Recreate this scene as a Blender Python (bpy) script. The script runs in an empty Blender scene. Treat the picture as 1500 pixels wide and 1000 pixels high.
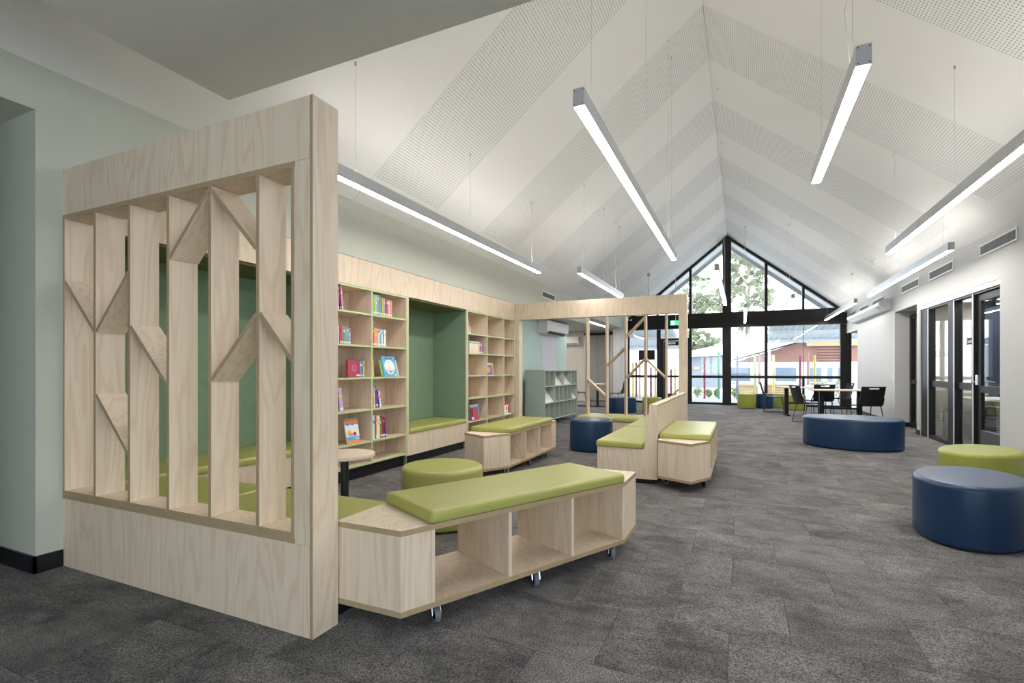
import bpy, math, random
from math import sin, cos, pi, radians, sqrt, atan2, hypot
from mathutils import Vector, Matrix
random.seed(7)
SC = bpy.context.scene
COL = SC.collection

# ------------------------------------------------------------------ camera, world, exposure
EYE = 1.2
YAW = math.atan(336 / 738.0)
cam = bpy.data.cameras.new('camera'); cam.sensor_width = 36.0; cam.lens = 738 / 1500 * 36
cam.shift_y = 40.5 / 1500; cam.clip_start = 0.05; cam.clip_end = 400
co = bpy.data.objects.new('camera', cam); COL.objects.link(co)
co.location = (0, 0, EYE); co.rotation_euler = (pi / 2, 0, YAW); SC.camera = co

W = bpy.data.worlds.new('overcast_sky'); SC.world = W; W.use_nodes = True
bg = W.node_tree.nodes['Background']; bg.inputs[0].default_value = (0.88, 0.94, 1.0, 1); bg.inputs[1].default_value = 3.0
SC.view_settings.view_transform = 'Standard'; SC.view_settings.look = 'None'
SC.view_settings.gamma = 1.0; SC.view_settings.use_curve_mapping = False
SC.view_settings.exposure = 1.03
LAMP = 24.0            # emission of the pendant diffusers
UPLIGHT = 9.0        # emission of the diffusers on the top of the pendants

# ------------------------------------------------------------------ materials
MATS = {}
def _new(name):
    m = bpy.data.materials.new(name); m.use_nodes = True; MATS[name] = m
    return m, m.node_tree.nodes, m.node_tree.links, m.node_tree.nodes['Principled BSDF']
def coords(N, L, scale=(1, 1, 1), rnd=True):
    tc = N.new('ShaderNodeTexCoord'); mp = N.new('ShaderNodeMapping'); mp.inputs['Scale'].default_value = scale
    L.new(tc.outputs['Object'], mp.inputs['Vector'])
    if rnd:
        oi = N.new('ShaderNodeObjectInfo'); mu = N.new('ShaderNodeMath'); mu.operation = 'MULTIPLY'; mu.inputs[1].default_value = 37.0
        L.new(oi.outputs['Random'], mu.inputs[0]); L.new(mu.outputs[0], mp.inputs['Location'])
    return mp.outputs['Vector']
def noise(N, L, vec, scale, detail=2.0, rough=0.5, dist=0.0):
    n = N.new('ShaderNodeTexNoise'); n.inputs['Scale'].default_value = scale; n.inputs['Detail'].default_value = detail
    n.inputs['Roughness'].default_value = rough; n.inputs['Distortion'].default_value = dist; L.new(vec, n.inputs['Vector'])
    return n.outputs['Fac']
def math2(N, L, op, a, b=None):
    m = N.new('ShaderNodeMath'); m.operation = op
    for i, v in enumerate((a, b)):
        if v is None: continue
        if isinstance(v, (int, float)): m.inputs[i].default_value = v
        else: L.new(v, m.inputs[i])
    return m.outputs[0]
def mixc(N, L, fac, a, b):
    m = N.new('ShaderNodeMix'); m.data_type = 'RGBA'
    if isinstance(fac, (int, float)): m.inputs[0].default_value = fac
    else: L.new(fac, m.inputs[0])
    for i, v in ((6, a), (7, b)):
        if isinstance(v, tuple): m.inputs[i].default_value = (*v, 1)
        else: L.new(v, m.inputs[i])
    return m.outputs[2]
def bump(N, L, B, h, strength, dist):
    b = N.new('ShaderNodeBump'); b.inputs['Strength'].default_value = strength; b.inputs['Distance'].default_value = dist
    L.new(h, b.inputs['Height']); L.new(b.outputs['Normal'], B.inputs['Normal'])
def plain(name, col, rough=0.6, var=0.06, scale=6.0, metal=0.0, spec=0.5, bmp=0.0):
    m, N, L, B = _new(name)
    v = coords(N, L); n = noise(N, L, v, scale, 3)
    c = mixc(N, L, n, tuple(x * (1 - var) for x in col), tuple(min(1, x * (1 + var)) for x in col))
    L.new(c, B.inputs['Base Color']); B.inputs['Roughness'].default_value = rough; B.inputs['Metallic'].default_value = metal
    B.inputs['Specular IOR Level'].default_value = spec
    if bmp: bump(N, L, B, noise(N, L, v, scale * 30, 2), bmp, 0.001)
    return m
def emit(name, col, s):
    m, N, L, B = _new(name); B.inputs['Base Color'].default_value = (*col, 1)
    B.inputs['Emission Color'].default_value = (*col, 1); B.inputs['Emission Strength'].default_value = s
    return m
def ply(name, lo, hi, line, stretch=(5, 5, 0.55)):
    m, N, L, B = _new(name)
    v = coords(N, L, stretch)
    n1 = noise(N, L, v, 1.0, 3, 0.45, 0.3)
    rings = math2(N, L, 'SINE', math2(N, L, 'MULTIPLY', n1, 85.0))
    rings = math2(N, L, 'POWER', math2(N, L, 'ADD', math2(N, L, 'MULTIPLY', rings, 0.5), 0.5), 3.0)
    v2 = coords(N, L, (stretch[0] * 14, stretch[1] * 14, stretch[2] * 3)); n2 = noise(N, L, v2, 1.0, 2)
    c = mixc(N, L, n2, lo, hi)
    c = mixc(N, L, math2(N, L, 'MULTIPLY', rings, 0.36), c, line)
    L.new(c, B.inputs['Base Color']); B.inputs['Roughness'].default_value = 0.48; B.inputs['Specular IOR Level'].default_value = 0.35
    return m
ply('ply', (0.69, 0.56, 0.42), (0.79, 0.67, 0.525), (0.55, 0.40, 0.265), (4.2, 4.2, 0.5))
m, N, L, B = _new('ply_edge')
v = coords(N, L, (1, 1, 1)); n = noise(N, L, v, 40.0, 2)
L.new(mixc(N, L, n, (0.34, 0.245, 0.135), (0.44, 0.33, 0.205)), B.inputs['Base Color']); B.inputs['Roughness'].default_value = 0.6
plain('green_edge', (0.50, 0.62, 0.30), 0.5)
plain('green_vinyl', (0.37, 0.375, 0.10), 0.36, 0.05, 9, bmp=0.08)
plain('olive_vinyl', (0.30, 0.33, 0.05), 0.40, 0.05, 9, bmp=0.08)
plain('navy_vinyl', (0.006, 0.034, 0.095), 0.34, 0.08, 9, bmp=0.08)
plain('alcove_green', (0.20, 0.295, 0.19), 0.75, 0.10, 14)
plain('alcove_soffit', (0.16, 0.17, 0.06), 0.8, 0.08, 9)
plain('wall_green', (0.57, 0.585, 0.505), 0.7, 0.02, 2)
plain('wall_mint', (0.50, 0.66, 0.60), 0.6, 0.04, 3)
plain('wall_lilac', (0.66, 0.66, 0.74), 0.6, 0.03, 3)
plain('wall_white', (0.57, 0.57, 0.565), 0.6, 0.015, 2)
plain('wall_beige', (0.66, 0.60, 0.52), 0.6, 0.02, 2)
plain('wall_navy', (0.03, 0.045, 0.085), 0.6, 0.05, 2)
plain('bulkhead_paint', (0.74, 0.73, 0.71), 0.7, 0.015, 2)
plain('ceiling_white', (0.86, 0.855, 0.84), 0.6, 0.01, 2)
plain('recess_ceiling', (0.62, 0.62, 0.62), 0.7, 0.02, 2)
plain('black_kick', (0.008, 0.008, 0.012), 0.35, 0.1, 5)
plain('black_frame', (0.014, 0.013, 0.013), 0.45, 0.1, 5, spec=0.3)
plain('black_plastic', (0.012, 0.012, 0.014), 0.38, 0.1, 5)
plain('dark_plastic', (0.05, 0.052, 0.056), 0.45, 0.1, 5)
plain('screen_black', (0.004, 0.004, 0.005), 0.2, 0.1, 5)
plain('aluminium', (0.62, 0.64, 0.67), 0.38, 0.02, 5, metal=0.3)
plain('cap_grey', (0.42, 0.43, 0.45), 0.5, 0.03, 5)
plain('chrome', (0.75, 0.76, 0.78), 0.15, 0.02, 5, metal=1.0)
plain('wheel_grey', (0.14, 0.16, 0.19), 0.5, 0.08, 9)
plain('white_plastic', (0.80, 0.80, 0.78), 0.4, 0.02, 5)
plain('vent_dark', (0.10, 0.10, 0.11), 0.7, 0.05, 5)
plain('sage_laminate', (0.42, 0.48, 0.43), 0.5, 0.02, 5)
plain('table_white', (0.78, 0.77, 0.75), 0.4, 0.02, 5)
plain('felt_grey', (0.33, 0.31, 0.29), 0.95, 0.25, 30)
plain('timber_out', (0.62, 0.40, 0.20), 0.7, 0.15, 8)
plain('timber_brown', (0.25, 0.125, 0.10), 0.7, 0.2, 8)
plain('metal_roof', (0.80, 0.82, 0.84), 0.5, 0.04, 3)
plain('corrugated', (0.55, 0.60, 0.63), 0.5, 0.05, 3)
plain('block_grey', (0.22, 0.24, 0.27), 0.85, 0.15, 6)
plain('shade_glass', (0.16, 0.21, 0.26), 0.15, 0.1, 3)
plain('paving', (0.33, 0.345, 0.36), 0.85, 0.08, 2)
plain('bark', (0.42, 0.36, 0.31), 0.9, 0.25, 8)
plain('leaf', (0.25, 0.28, 0.17), 0.6, 0.35, 1.5)
plain('leaf_bright', (0.25, 0.36, 0.10), 0.6, 0.35, 4)
for nm, c in dict(maroon=(0.30, 0.06, 0.11), green=(0.12, 0.38, 0.22), lime=(0.45, 0.58, 0.25), slate=(0.20, 0.23, 0.30),
                  yellow=(0.70, 0.60, 0.16)).items(): plain('paint_' + nm, c, 0.5)
emit('lamp', (1.0, 0.965, 0.92), LAMP); emit('uplight', (1.0, 0.965, 0.92), UPLIGHT)
emit('exit_green', (0.05, 0.5, 0.25), 0.8); emit('exit_white', (0.9, 1, 0.95), 1.2)
# glass: thin panes, Fresnel reflection over clear transmission
def glassmat(name, tint, gain=1.0):
    m, N, L, B = _new(name); N.remove(B)
    tr = N.new('ShaderNodeBsdfTransparent'); tr.inputs[0].default_value = (*tint, 1)
    gl = N.new('ShaderNodeBsdfGlossy'); gl.inputs['Roughness'].default_value = 0.02
    fr = N.new('ShaderNodeFresnel'); ge = N.new('ShaderNodeNewGeometry')
    L.new(math2(N, L, 'SUBTRACT', 1.5, math2(N, L, 'MULTIPLY', ge.outputs['Backfacing'], 0.8333)), fr.inputs[0])
    mx = N.new('ShaderNodeMixShader'); L.new(math2(N, L, 'MULTIPLY', fr.outputs[0], gain), mx.inputs[0])
    L.new(tr.outputs[0], mx.inputs[1]); L.new(gl.outputs[0], mx.inputs[2]); L.new(mx.outputs[0], N['Material Output'].inputs[0])
glassmat('glass', (0.95, 0.97, 0.98)); glassmat('partition_glass', (0.93, 0.95, 0.95), 1.3)
# carpet
m, N, L, B = _new('carpet')
v = coords(N, L, (1, 1, 1)); big = noise(N, L, v, 2.6, 4, 0.62, 0.4)
vf = coords(N, L, (0.6, 1.6, 1)); mid = noise(N, L, vf, 9, 4, 0.6)
fine = noise(N, L, v, 150, 2, 0.75)
f = math2(N, L, 'ADD', math2(N, L, 'MULTIPLY', big, 0.75), math2(N, L, 'MULTIPLY', mid, 0.35))
f = math2(N, L, 'SUBTRACT', f, 0.05)
cr = N.new('ShaderNodeValToRGB'); cr.color_ramp.elements[0].position = 0.34; cr.color_ramp.elements[1].position = 0.70
cr.color_ramp.elements[0].color = (0.066, 0.063, 0.0635, 1); cr.color_ramp.elements[1].color = (0.225, 0.213, 0.208, 1); L.new(f, cr.inputs[0])
sp = N.new('ShaderNodeValToRGB'); sp.color_ramp.elements[0].position = 0.36; sp.color_ramp.elements[1].position = 0.66
sp.color_ramp.elements[0].color = (0.22, 0.22, 0.22, 1); sp.color_ramp.elements[1].color = (1.85, 1.85, 1.85, 1); L.new(fine, sp.inputs[0])
mm = N.new('ShaderNodeMix'); mm.data_type = 'RGBA'; mm.blend_type = 'MULTIPLY'; mm.inputs[0].default_value = 1.0
L.new(cr.outputs[0], mm.inputs[6]); L.new(sp.outputs[0], mm.inputs[7])
L.new(mm.outputs[2], B.inputs['Base Color']); B.inputs['Roughness'].default_value = 0.9; B.inputs['Specular IOR Level'].default_value = 0.25; B.inputs['Sheen Weight'].default_value = 0.06
bump(N, L, B, fine, 0.6, 0.004)
# perforated ceiling board
m, N, L, B = _new('perforated')
tc = N.new('ShaderNodeTexCoord'); sx = N.new('ShaderNodeSeparateXYZ'); L.new(tc.outputs['Object'], sx.inputs[0])
def cell(o, p): return math2(N, L, 'SUBTRACT', math2(N, L, 'FRACT', math2(N, L, 'DIVIDE', math2(N, L, 'ADD', o, 50.0), p)), 0.5)
ax, ay = cell(sx.outputs[0], 0.0234), cell(sx.outputs[1], 0.030)
r2 = math2(N, L, 'ADD', math2(N, L, 'MULTIPLY', ax, ax), math2(N, L, 'MULTIPLY', ay, ay))
hole = math2(N, L, 'LESS_THAN', r2, 0.050)
L.new(mixc(N, L, hole, (0.86, 0.855, 0.84), (0.33, 0.33, 0.33)), B.inputs['Base Color']); B.inputs['Roughness'].default_value = 0.6

BOOKCOL = dict(red=(0.55, 0.02, 0.03), crimson=(0.42, 0.05, 0.09), pink=(0.75, 0.28, 0.42), magenta=(0.45, 0.05, 0.26), lilac=(0.58, 0.40, 0.62),
               purple=(0.22, 0.05, 0.32), navy=(0.03, 0.05, 0.20), blue=(0.04, 0.20, 0.58), skyblue=(0.10, 0.42, 0.72), teal=(0.05, 0.38, 0.42),
               green=(0.12, 0.36, 0.08), lime=(0.42, 0.58, 0.14), olive=(0.38, 0.34, 0.05), yellow=(0.80, 0.58, 0.06), orange=(0.80, 0.26, 0.04),
               salmon=(0.80, 0.30, 0.22), white=(0.80, 0.80, 0.78), cream=(0.76, 0.68, 0.48), grey=(0.36, 0.40, 0.40), black=(0.015, 0.015, 0.02))
for k, c in BOOKCOL.items(): plain('cover_' + k, c, 0.45, 0.12, 25)
plain('pages', (0.78, 0.75, 0.68), 0.8, 0.05, 60)

# ------------------------------------------------------------------ mesh helpers
class MB:
    def __init__(s): s.v = []; s.f = []; s.m = []
    def add(s, vs, fs, ms):
        o = len(s.v); s.v += [tuple(x) for x in vs]; s.f += [tuple(o + i for i in f) for f in fs]
        s.m += list(ms) if not isinstance(ms, int) else [ms] * len(fs); return s
    def box(s, x0, x1, y0, y1, z0, z1, m=0, thin=None, front=None):
        """m for all; thin=k: faces not across the thinnest axis get k; front={'+x':k}"""
        V = [(x0, y0, z0), (x1, y0, z0), (x1, y1, z0), (x0, y1, z0), (x0, y0, z1), (x1, y0, z1), (x1, y1, z1), (x0, y1, z1)]
        F = [(0, 3, 2, 1), (4, 5, 6, 7), (0, 1, 5, 4), (2, 3, 7, 6), (1, 2, 6, 5), (3, 0, 4, 7)]
        K = ['-z', '+z', '-y', '+y', '+x', '-x']; M = [m] * 6
        if thin is not None:
            d = {'x': x1 - x0, 'y': y1 - y0, 'z': z1 - z0}; t = min(d, key=d.get)
            M = [m if k[1] == t else thin for k in K]
        if front: M = [front.get(k, mm_) for k, mm_ in zip(K, M)]
        return s.add(V, F, M)
    def prism(s, poly, a0, a1, axis='z', m=0, cap=None):
        """polygon extruded along axis; poly in the other two axes (z:xy, y:xz, x:yz)"""
        n = len(poly); area = sum(poly[i][0] * poly[(i + 1) % n][1] - poly[(i + 1) % n][0] * poly[i][1] for i in range(n))
        if area < 0: poly = poly[::-1]
        def P(p, a): return {'z': (p[0], p[1], a), 'y': (p[0], a, p[1]), 'x': (a, p[0], p[1])}[axis]
        V = [P(p, a0) for p in poly] + [P(p, a1) for p in poly]
        F = [tuple(range(n))[::-1], tuple(range(n, 2 * n))] + [(i, (i + 1) % n, n + (i + 1) % n, n + i) for i in range(n)]
        if axis == 'y': F = [f[::-1] for f in F]
        c = m if cap is None else cap
        return s.add(V, F, [c, c] + [m] * n)
    def rprism(s, poly, z0, z1, rt=0.02, rb=0.0, seg=4, m=0, crown=0.0, fr=0.0):
        """convex polygon prism with rounded top / bottom edges"""
        n = len(poly); area = sum(poly[i][0] * poly[(i + 1) % n][1] - poly[(i + 1) % n][0] * poly[i][1] for i in range(n))
        if area < 0: poly = poly[::-1]
        def inset(d):
            q = inset0(d)
            return fillet(q, max(fr - d * 0.6, 0.004)) if fr else q
        def inset0(d):
            if d <= 1e-6: return list(poly)
            out = []
            for i in range(n):
                p, a, b = poly[i], poly[i - 1], poly[(i + 1) % n]
                e1 = Vector((p[0] - a[0], p[1] - a[1])).normalized(); e2 = Vector((b[0] - p[0], b[1] - p[1])).normalized()
                n1 = Vector((-e1.y, e1.x)); n2 = Vector((-e2.y, e2.x)); k = (n1 + n2); q = k.length_squared
                k = k * (2 * d / q) if q > 1e-6 else n1 * d
                out.append((p[0] + k.x, p[1] + k.y))
            return out
        L = []
        if rb > 0:
            for i in range(seg + 1):
                t = pi / 2 * i / seg; L.append((inset(rb * (1 - sin(t))), z0 + rb * (1 - cos(t))))
        else: L.append((inset(0), z0))
        for i in range(seg + 1):
            t = pi / 2 * i / seg; L.append((inset(rt * (1 - cos(t))), z1 - rt * (1 - sin(t))))
        if crown:
            for k_ in (0.01, 0.03, 0.07): L.append((inset(rt + k_), z1 + crown * k_ / 0.07))
        n = len(L[0][0]); V = []; F = []
        for pl, z in L: V += [(p[0], p[1], z) for p in pl]
        for j in range(len(L) - 1):
            for i in range(n): F.append((j * n + i, j * n + (i + 1) % n, (j + 1) * n + (i + 1) % n, (j + 1) * n + i))
        F.append(tuple(range(n))[::-1]); F.append(tuple(range((len(L) - 1) * n, len(L) * n)))
        return s.add(V, F, m)
    def tube(s, path, r, n=8, m=0):
        P = [Vector(p) for p in path]; rings = []
        for i, p in enumerate(P):
            t = (P[min(i + 1, len(P) - 1)] - P[max(i - 1, 0)]).normalized()
            up = Vector((0, 0, 1)) if abs(t.z) < 0.95 else Vector((1, 0, 0))
            a = t.cross(up).normalized(); b = t.cross(a).normalized()
            rr = r[i] if isinstance(r, (list, tuple)) else r
            rings.append([p + (a * cos(2 * pi * k / n) + b * sin(2 * pi * k / n)) * rr for k in range(n)])
        V = [q for g in rings for q in g]; F = []
        for j in range(len(P) - 1):
            for k in range(n): F.append((j * n + k, (j + 1) * n + k, (j + 1) * n + (k + 1) % n, j * n + (k + 1) % n))
        F.append(tuple(range(n))); F.append(tuple(range((len(P) - 1) * n, len(P) * n))[::-1])
        return s.add(V, F, m)
    def xform(s, M): s.v = [tuple(M @ Vector(p)) for p in s.v]; return s
    def build(s, name, mats, parent=None, smooth=False, base=None):
        off = Vector(base) if base is not None else (parent.matrix_basis.translation.copy() if parent is not None and parent.get('_abs') else Vector((0, 0, 0)))
        me = bpy.data.meshes.new(name); me.from_pydata([tuple(Vector(p) - off) for p in s.v], [], s.f)
        for k in (mats if isinstance(mats, (list, tuple)) else [mats]): me.materials.append(MATS[k])
        me.polygons.foreach_set('material_index', s.m)
        if smooth: me.polygons.foreach_set('use_smooth', [True] * len(s.f))
        me.update(); o = bpy.data.objects.new(name, me); COL.objects.link(o)
        if parent is not None:
            o.parent = parent
            if parent.type != 'EMPTY' and base is None: pass
        elif base is not None: o.location = off
        return o
def tag(o, label, cat, group=None):
    o['label'] = label; o['category'] = cat
    if group: o['group'] = group
    return o
def thing(name, label, cat, loc=(0, 0, 0), rz=0.0, group=None, absolute=True):
    """Empty at the thing's base. absolute: part meshes are written in world coordinates"""
    o = bpy.data.objects.new(name, None); COL.objects.link(o); o.empty_display_size = 0.1
    o.location = loc; o.rotation_euler = (0, 0, rz)
    o.matrix_basis = Matrix.Translation(loc) @ Matrix.Rotation(rz, 4, 'Z')
    if absolute and not rz: o['_abs'] = 1
    return tag(o, label, cat, group)
def struct(name, label=None):
    o = bpy.data.objects.new(name, None); COL.objects.link(o); o['kind'] = 'structure'; o['_abs'] = 1
    if label: o['label'] = label
    return o
def skind(o, label=None):
    o['kind'] = 'structure'
    if label: o['label'] = label
    return o
def sub(o, name, mb, mats, smooth=False):
    """sub-part of a part whose own mesh sits in the same frame (part location 0)"""
    me = mb.build(name, mats, None, smooth); me.parent = o; return me
def copy_tree(o, parent=None):
    c = o.copy(); COL.objects.link(c); c.parent = parent
    for ch in list(o.children): copy_tree(ch, c)
    return c
def ellipse(cx, cy, a, b, ph=0.0, n=56):
    return [(cx + a * cos(2 * pi * i / n) * cos(ph) - b * sin(2 * pi * i / n) * sin(ph),
             cy + a * cos(2 * pi * i / n) * sin(ph) + b * sin(2 * pi * i / n) * cos(ph)) for i in range(n)]
def fillet(poly, r, seg=4):
    n = len(poly); out = []
    for i in range(n):
        p = Vector(poly[i]); a = (Vector(poly[i - 1]) - p); b = (Vector(poly[(i + 1) % n]) - p)
        a.normalize(); b.normalize(); h = a.angle(b) / 2; d = r / math.tan(h); c = p + (a + b).normalized() * (r / sin(h))
        s0 = p + a * d - c; s1 = p + b * d - c; t0 = atan2(s0.y, s0.x); dt = atan2(s1.y, s1.x) - t0
        dt = (dt + pi) % (2 * pi) - pi
        out += [(c.x + r * cos(t0 + dt * k / seg), c.y + r * sin(t0 + dt * k / seg)) for k in range(seg + 1)]
    return out
def rect(x0, x1, y0, y1): return [(x0, y0), (x1, y0), (x1, y1), (x0, y1)]
def smooth_by_angle(o, deg=40):
    me = o.data
    me.polygons.foreach_set('use_smooth', [True] * len(me.polygons))
    try: me.set_sharp_from_angle(angle=radians(deg))
    except Exception: pass
    return o

# ------------------------------------------------------------------ the room shell
XL, XR, YF, YB = -3.78, 2.95, 18.4, -5.0
XRG, ZRG, K = -0.43, 5.68, 0.80
def zc(x): return ZRG - K * abs(x - XRG)
P_ = ['wall_green']
fl = MB().box(-9, 7, YB, YF + 0.1, -0.2, -0.006).build('floor', 'block_grey'); skind(fl, 'dark grey carpet floor laid in mottled tiles')
TS = 0.5
tb = MB().rprism(rect(0.0008, TS - 0.0008, 0.0008, TS - 0.0008), -0.006, 0.0, 0.0012, 0, 1); proto_tile = None
cnt = 0; rest = MB()
cells = []
for j in range(-10, 37):
    for i in range(-10, 6):
        x, y = i * TS - 0.05 + (0.25 if j % 2 else 0.0), j * TS
        if y + TS > YF + 0.02: continue
        if x + TS > XR + 0.35: continue
        cells.append((x, y))
def seen(c):
    x, y = c[0] + 0.25, c[1] + 0.25; d = -x * sin(YAW) + y * cos(YAW)
    if d < 0.8: return 9e9
    u = (x * cos(YAW) + y * sin(YAW)) / d
    if abs(u) > 1.3: return 9e8 + d
    if x < -3.9 or (x < -1.8 and y < 2.3 and y > 1.5): return 9e7 + d
    return d
cells.sort(key=seen)
for k, (x, y) in enumerate(cells):
    if k < 290:
        if proto_tile is None:
            proto_tile = tb.build('carpet_tile', 'carpet'); o = proto_tile
        else: o = bpy.data.objects.new('carpet_tile', proto_tile.data); COL.objects.link(o)
        o.parent = fl; o.location = (x, y, 0)
    else:
        rest.prism(rect(x + 0.0008, x + TS - 0.0008, y + 0.0008, y + TS - 0.0008), -0.006, 0.0)
o = rest.build('carpet_tile_field', 'carpet', fl); o['kind'] = 'stuff'

# ceiling: roof deck with separate plain and perforated boards
cl = MB()
for sgn, xe in ((-1, -3.98), (1, 3.15)):
    cl.prism([(XRG, ZRG + 0.04), (xe, zc(xe) + 0.04), (xe, zc(xe) + 0.3), (XRG, ZRG + 0.3)], YB - 0.2, YF + 1.0, 'y')
ceil = cl.build('ceiling', 'ceiling_white'); skind(ceil, 'white cathedral ceiling with perforated bands running up both slopes')
nb = -1
while 4.2 + 1.2 * nb < YF:
    y0 = YB if nb == -1 else 4.2 + 1.2 * nb; y1 = min(YF, 4.2 + 1.2 * (nb + 1)); g = 0.0015
    for sgn, xe in ((-1, XL - 0.02), (1, XR + 0.02)):
        def slab(xa, xb, nm, mt):
            MB().prism([(xa, zc(xa)), (xb, zc(xb)), (xb, zc(xb) + 0.02), (xa, zc(xa) + 0.02)], y0 + g, y1 - g, 'y').build(nm, mt, ceil)
        xm = xe - sgn * 0.30; xr = XRG + sgn * 0.002
        if nb % 2 == 0:
            slab(xr, xm, 'perforated_panel', 'perforated'); slab(xm + sgn * 0.001, xe, 'eaves_panel', 'ceiling_white')
        else: slab(xr, xe, 'ceiling_panel', 'ceiling_white')
    nb += 1
# dropped bulkhead over the camera end
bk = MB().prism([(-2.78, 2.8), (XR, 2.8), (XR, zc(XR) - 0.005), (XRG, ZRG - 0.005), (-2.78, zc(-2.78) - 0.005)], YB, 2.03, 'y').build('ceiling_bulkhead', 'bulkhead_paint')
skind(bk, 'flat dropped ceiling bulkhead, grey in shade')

# left wall
wl = struct('wall_left', 'pale green left wall with a deep niche and a bulkhead over the joinery')
def wbox(par, mat, *b, name='wall_panel'): return MB().box(*b).build(name, mat, par)
wbox(wl, 'wall_green', XL - 0.15, XL, 1.536, 1.69, 0, zc(XL) - 0.001)
wbox(wl, 'wall_green', XL - 0.15, XL, 0.62, 1.536, 2.728, zc(XL) - 0.001, name='lintel')
wbox(wl, 'wall_green', XL - 0.15, XL, YB, 0.62, 0, zc(XL) - 0.001)  # unseen wall run, added to keep light off the niche jamb
wbox(wl, 'wall_green', -5.2, XL - 0.15, 1.536, 1.69, 0, 2.85, name='niche_side')
wbox(wl, 'wall_green', -5.2, XL - 0.15, YB, 1.536, 2.728, 2.85, name='niche_soffit')
wbox(wl, 'wall_green', -5.3, -5.2, YB, 1.69, 0, 2.85, name='niche_back')
wbox(wl, 'wall_green', XL - 0.15, XL, 1.69, 8.60, 2.405, zc(XL) - 0.001, name='upper_wall')
wbox(wl, 'wall_green', XL - 0.15, XL, 8.60, 13.3, 2.405, zc(XL) - 0.001, name='upper_wall'); wbox(wl, 'wall_green', XL - 0.15, XL, 13.3, YF, 2.62, zc(XL) - 0.001, name='upper_wall')
wbox(wl, 'wall_green', -4.55, -4.42, 1.69, 8.60, 0, 2.7, name='rear_wall')
wbox(wl, 'wall_green', -4.55, XL - 0.151, 1.695, 8.59, 2.71, 2.80, name='light_leak_lid')  # unseen cover, added to stop sky light leaking in over the joinery
wbox(wl, 'wall_mint', -4.55, -4.40, 8.60, 11.38, 0, 2.62, name='wall_panel')
wbox(wl, 'wall_lilac', -4.55, -4.40, 11.383, 12.46, 0, 2.62, name='wall_panel')
wbox(wl, 'wall_mint', -4.55, -4.40, 12.463, 13.3, 0, 2.62, name='wall_panel')
wbox(wl, 'wall_beige', -9, -4.55, 13.15, 13.3, 0, 2.62, name='return_wall')
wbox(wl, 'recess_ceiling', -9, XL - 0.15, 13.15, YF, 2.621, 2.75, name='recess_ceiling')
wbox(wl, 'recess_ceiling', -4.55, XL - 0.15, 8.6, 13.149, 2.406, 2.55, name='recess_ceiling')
wbox(wl, 'wall_beige', -9.1, -9, 13.15, YF, 0, 2.7, name='side_wall')
wbox(wl, 'wall_white', -4.05, XL, 17.35, YF, 0, 2.619, name='pier')
bl = struct('baseboard_left', 'black skirting at the foot of the pale green left wall')
MB().box(XL - 0.001, XL + 0.014, 1.522, 1.664, 0, 0.10).box(-5.2, XL + 0.014, 1.522, 1.5365, 0, 0.10).build('skirting', 'black_kick', bl)
# far wall left portion
wf = struct('wall_far', 'beige end wall left of the glazed gable')
wbox(wf, 'wall_beige', -9, XL - 0.01, YF, YF + 0.15, 0, 2.75)
# back wall behind the camera; a wide window in the right wall beside the camera
wbk = struct('wall_back')
for b in ((-5.3, -2.9, YB - 0.15, YB, 0, 6), (2.3, 3.2, YB - 0.15, YB, 0, 6), (-2.9, 2.3, YB - 0.15, YB, 0, 0.9), (-2.9, 2.3, YB - 0.15, YB, 2.3, 6)):
    wbox(wbk, 'wall_white', *b)
w4 = struct('fill_window')  # back-wall window out of view, added to bring in fill daylight
for x in (-2.9, -1.2, 0.5, 2.25): MB().box(x, x + 0.05, YB - 0.1, YB - 0.03, 0.9, 2.3).build('mullion', 'black_frame', w4)
MB().box(-2.85, 2.25, YB - 0.07, YB - 0.06, 0.9, 2.3).build('pane', 'glass', w4)
w2 = struct('window_2')
for y in (-4.0, -2.4, -0.8, 0.75): MB().box(XR + 0.02, XR + 0.09, y, y + 0.05, 0.2, 2.6).build('mullion', 'black_frame', w2)
MB().box(XR + 0.05, XR + 0.06, -3.95, 0.75, 0.2, 2.6).build('pane', 'glass', w2)

# right wall: opening list along Y (glazed partition, door recess, far recess)
wr = struct('wall_right', 'white right wall with glazed partition, door recess and high grilles')
T = 0.12
ZR = zc(XR) - 0.001
for y0, y1, z0, z1 in ((YB, -4.0, 0, ZR), (-4.0, 0.8, 0, 0.2), (-4.0, 0.8, 2.6, ZR), (0.8, 8.28, 0, ZR), (8.28, 11.40, 2.335, ZR), (11.40, 11.57, 0, ZR), (11.57, 13.03, 2.40, ZR), (13.03, 16.80, 0, ZR), (16.80, YF, 2.30, ZR)):
    wbox(wr, 'wall_white', XR, XR + T, y0, y1, z0, z1)
for y in (11.50, 13.03): wbox(wr, 'wall_white', XR + T, 3.3, y, y + 0.07, 0, 2.45, name='recess_jamb')
wbox(wr, 'wall_white', XR + T, 3.3, 11.57, 13.03, 2.40, 2.5, name='recess_soffit')
wbox(wr, 'wall_white', XR + T, 3.35, 16.73, 16.80, 0, 2.35, name='recess_jamb')
wbox(wr, 'wall_white', XR + T, 3.35, 16.80, YF, 2.30, 2.4, name='recess_soffit')
wbox(wr, 'wall_white', 3.35, 3.45, 16.73, YF + 0.15, 0, 2.4, name='recess_back')
wbox(wr, 'wall_beige', 3.3, 3.4, 11.50, 13.1, 2.32, 2.5, name='recess_head')
br = struct('baseboard_right', 'dark skirting along the white right wall')
for y0, y1 in ((YB, 8.28), (11.40, 11.57), (13.03, 16.80)): MB().box(XR - 0.012, XR + 0.001, y0, y1, 0, 0.09).build('skirting', 'black_kick', br)
MB().box(XR + 0.0, 3.2, 13.018, 13.031, 0, 0.09).build('skirting', 'black_kick', br)
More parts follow.
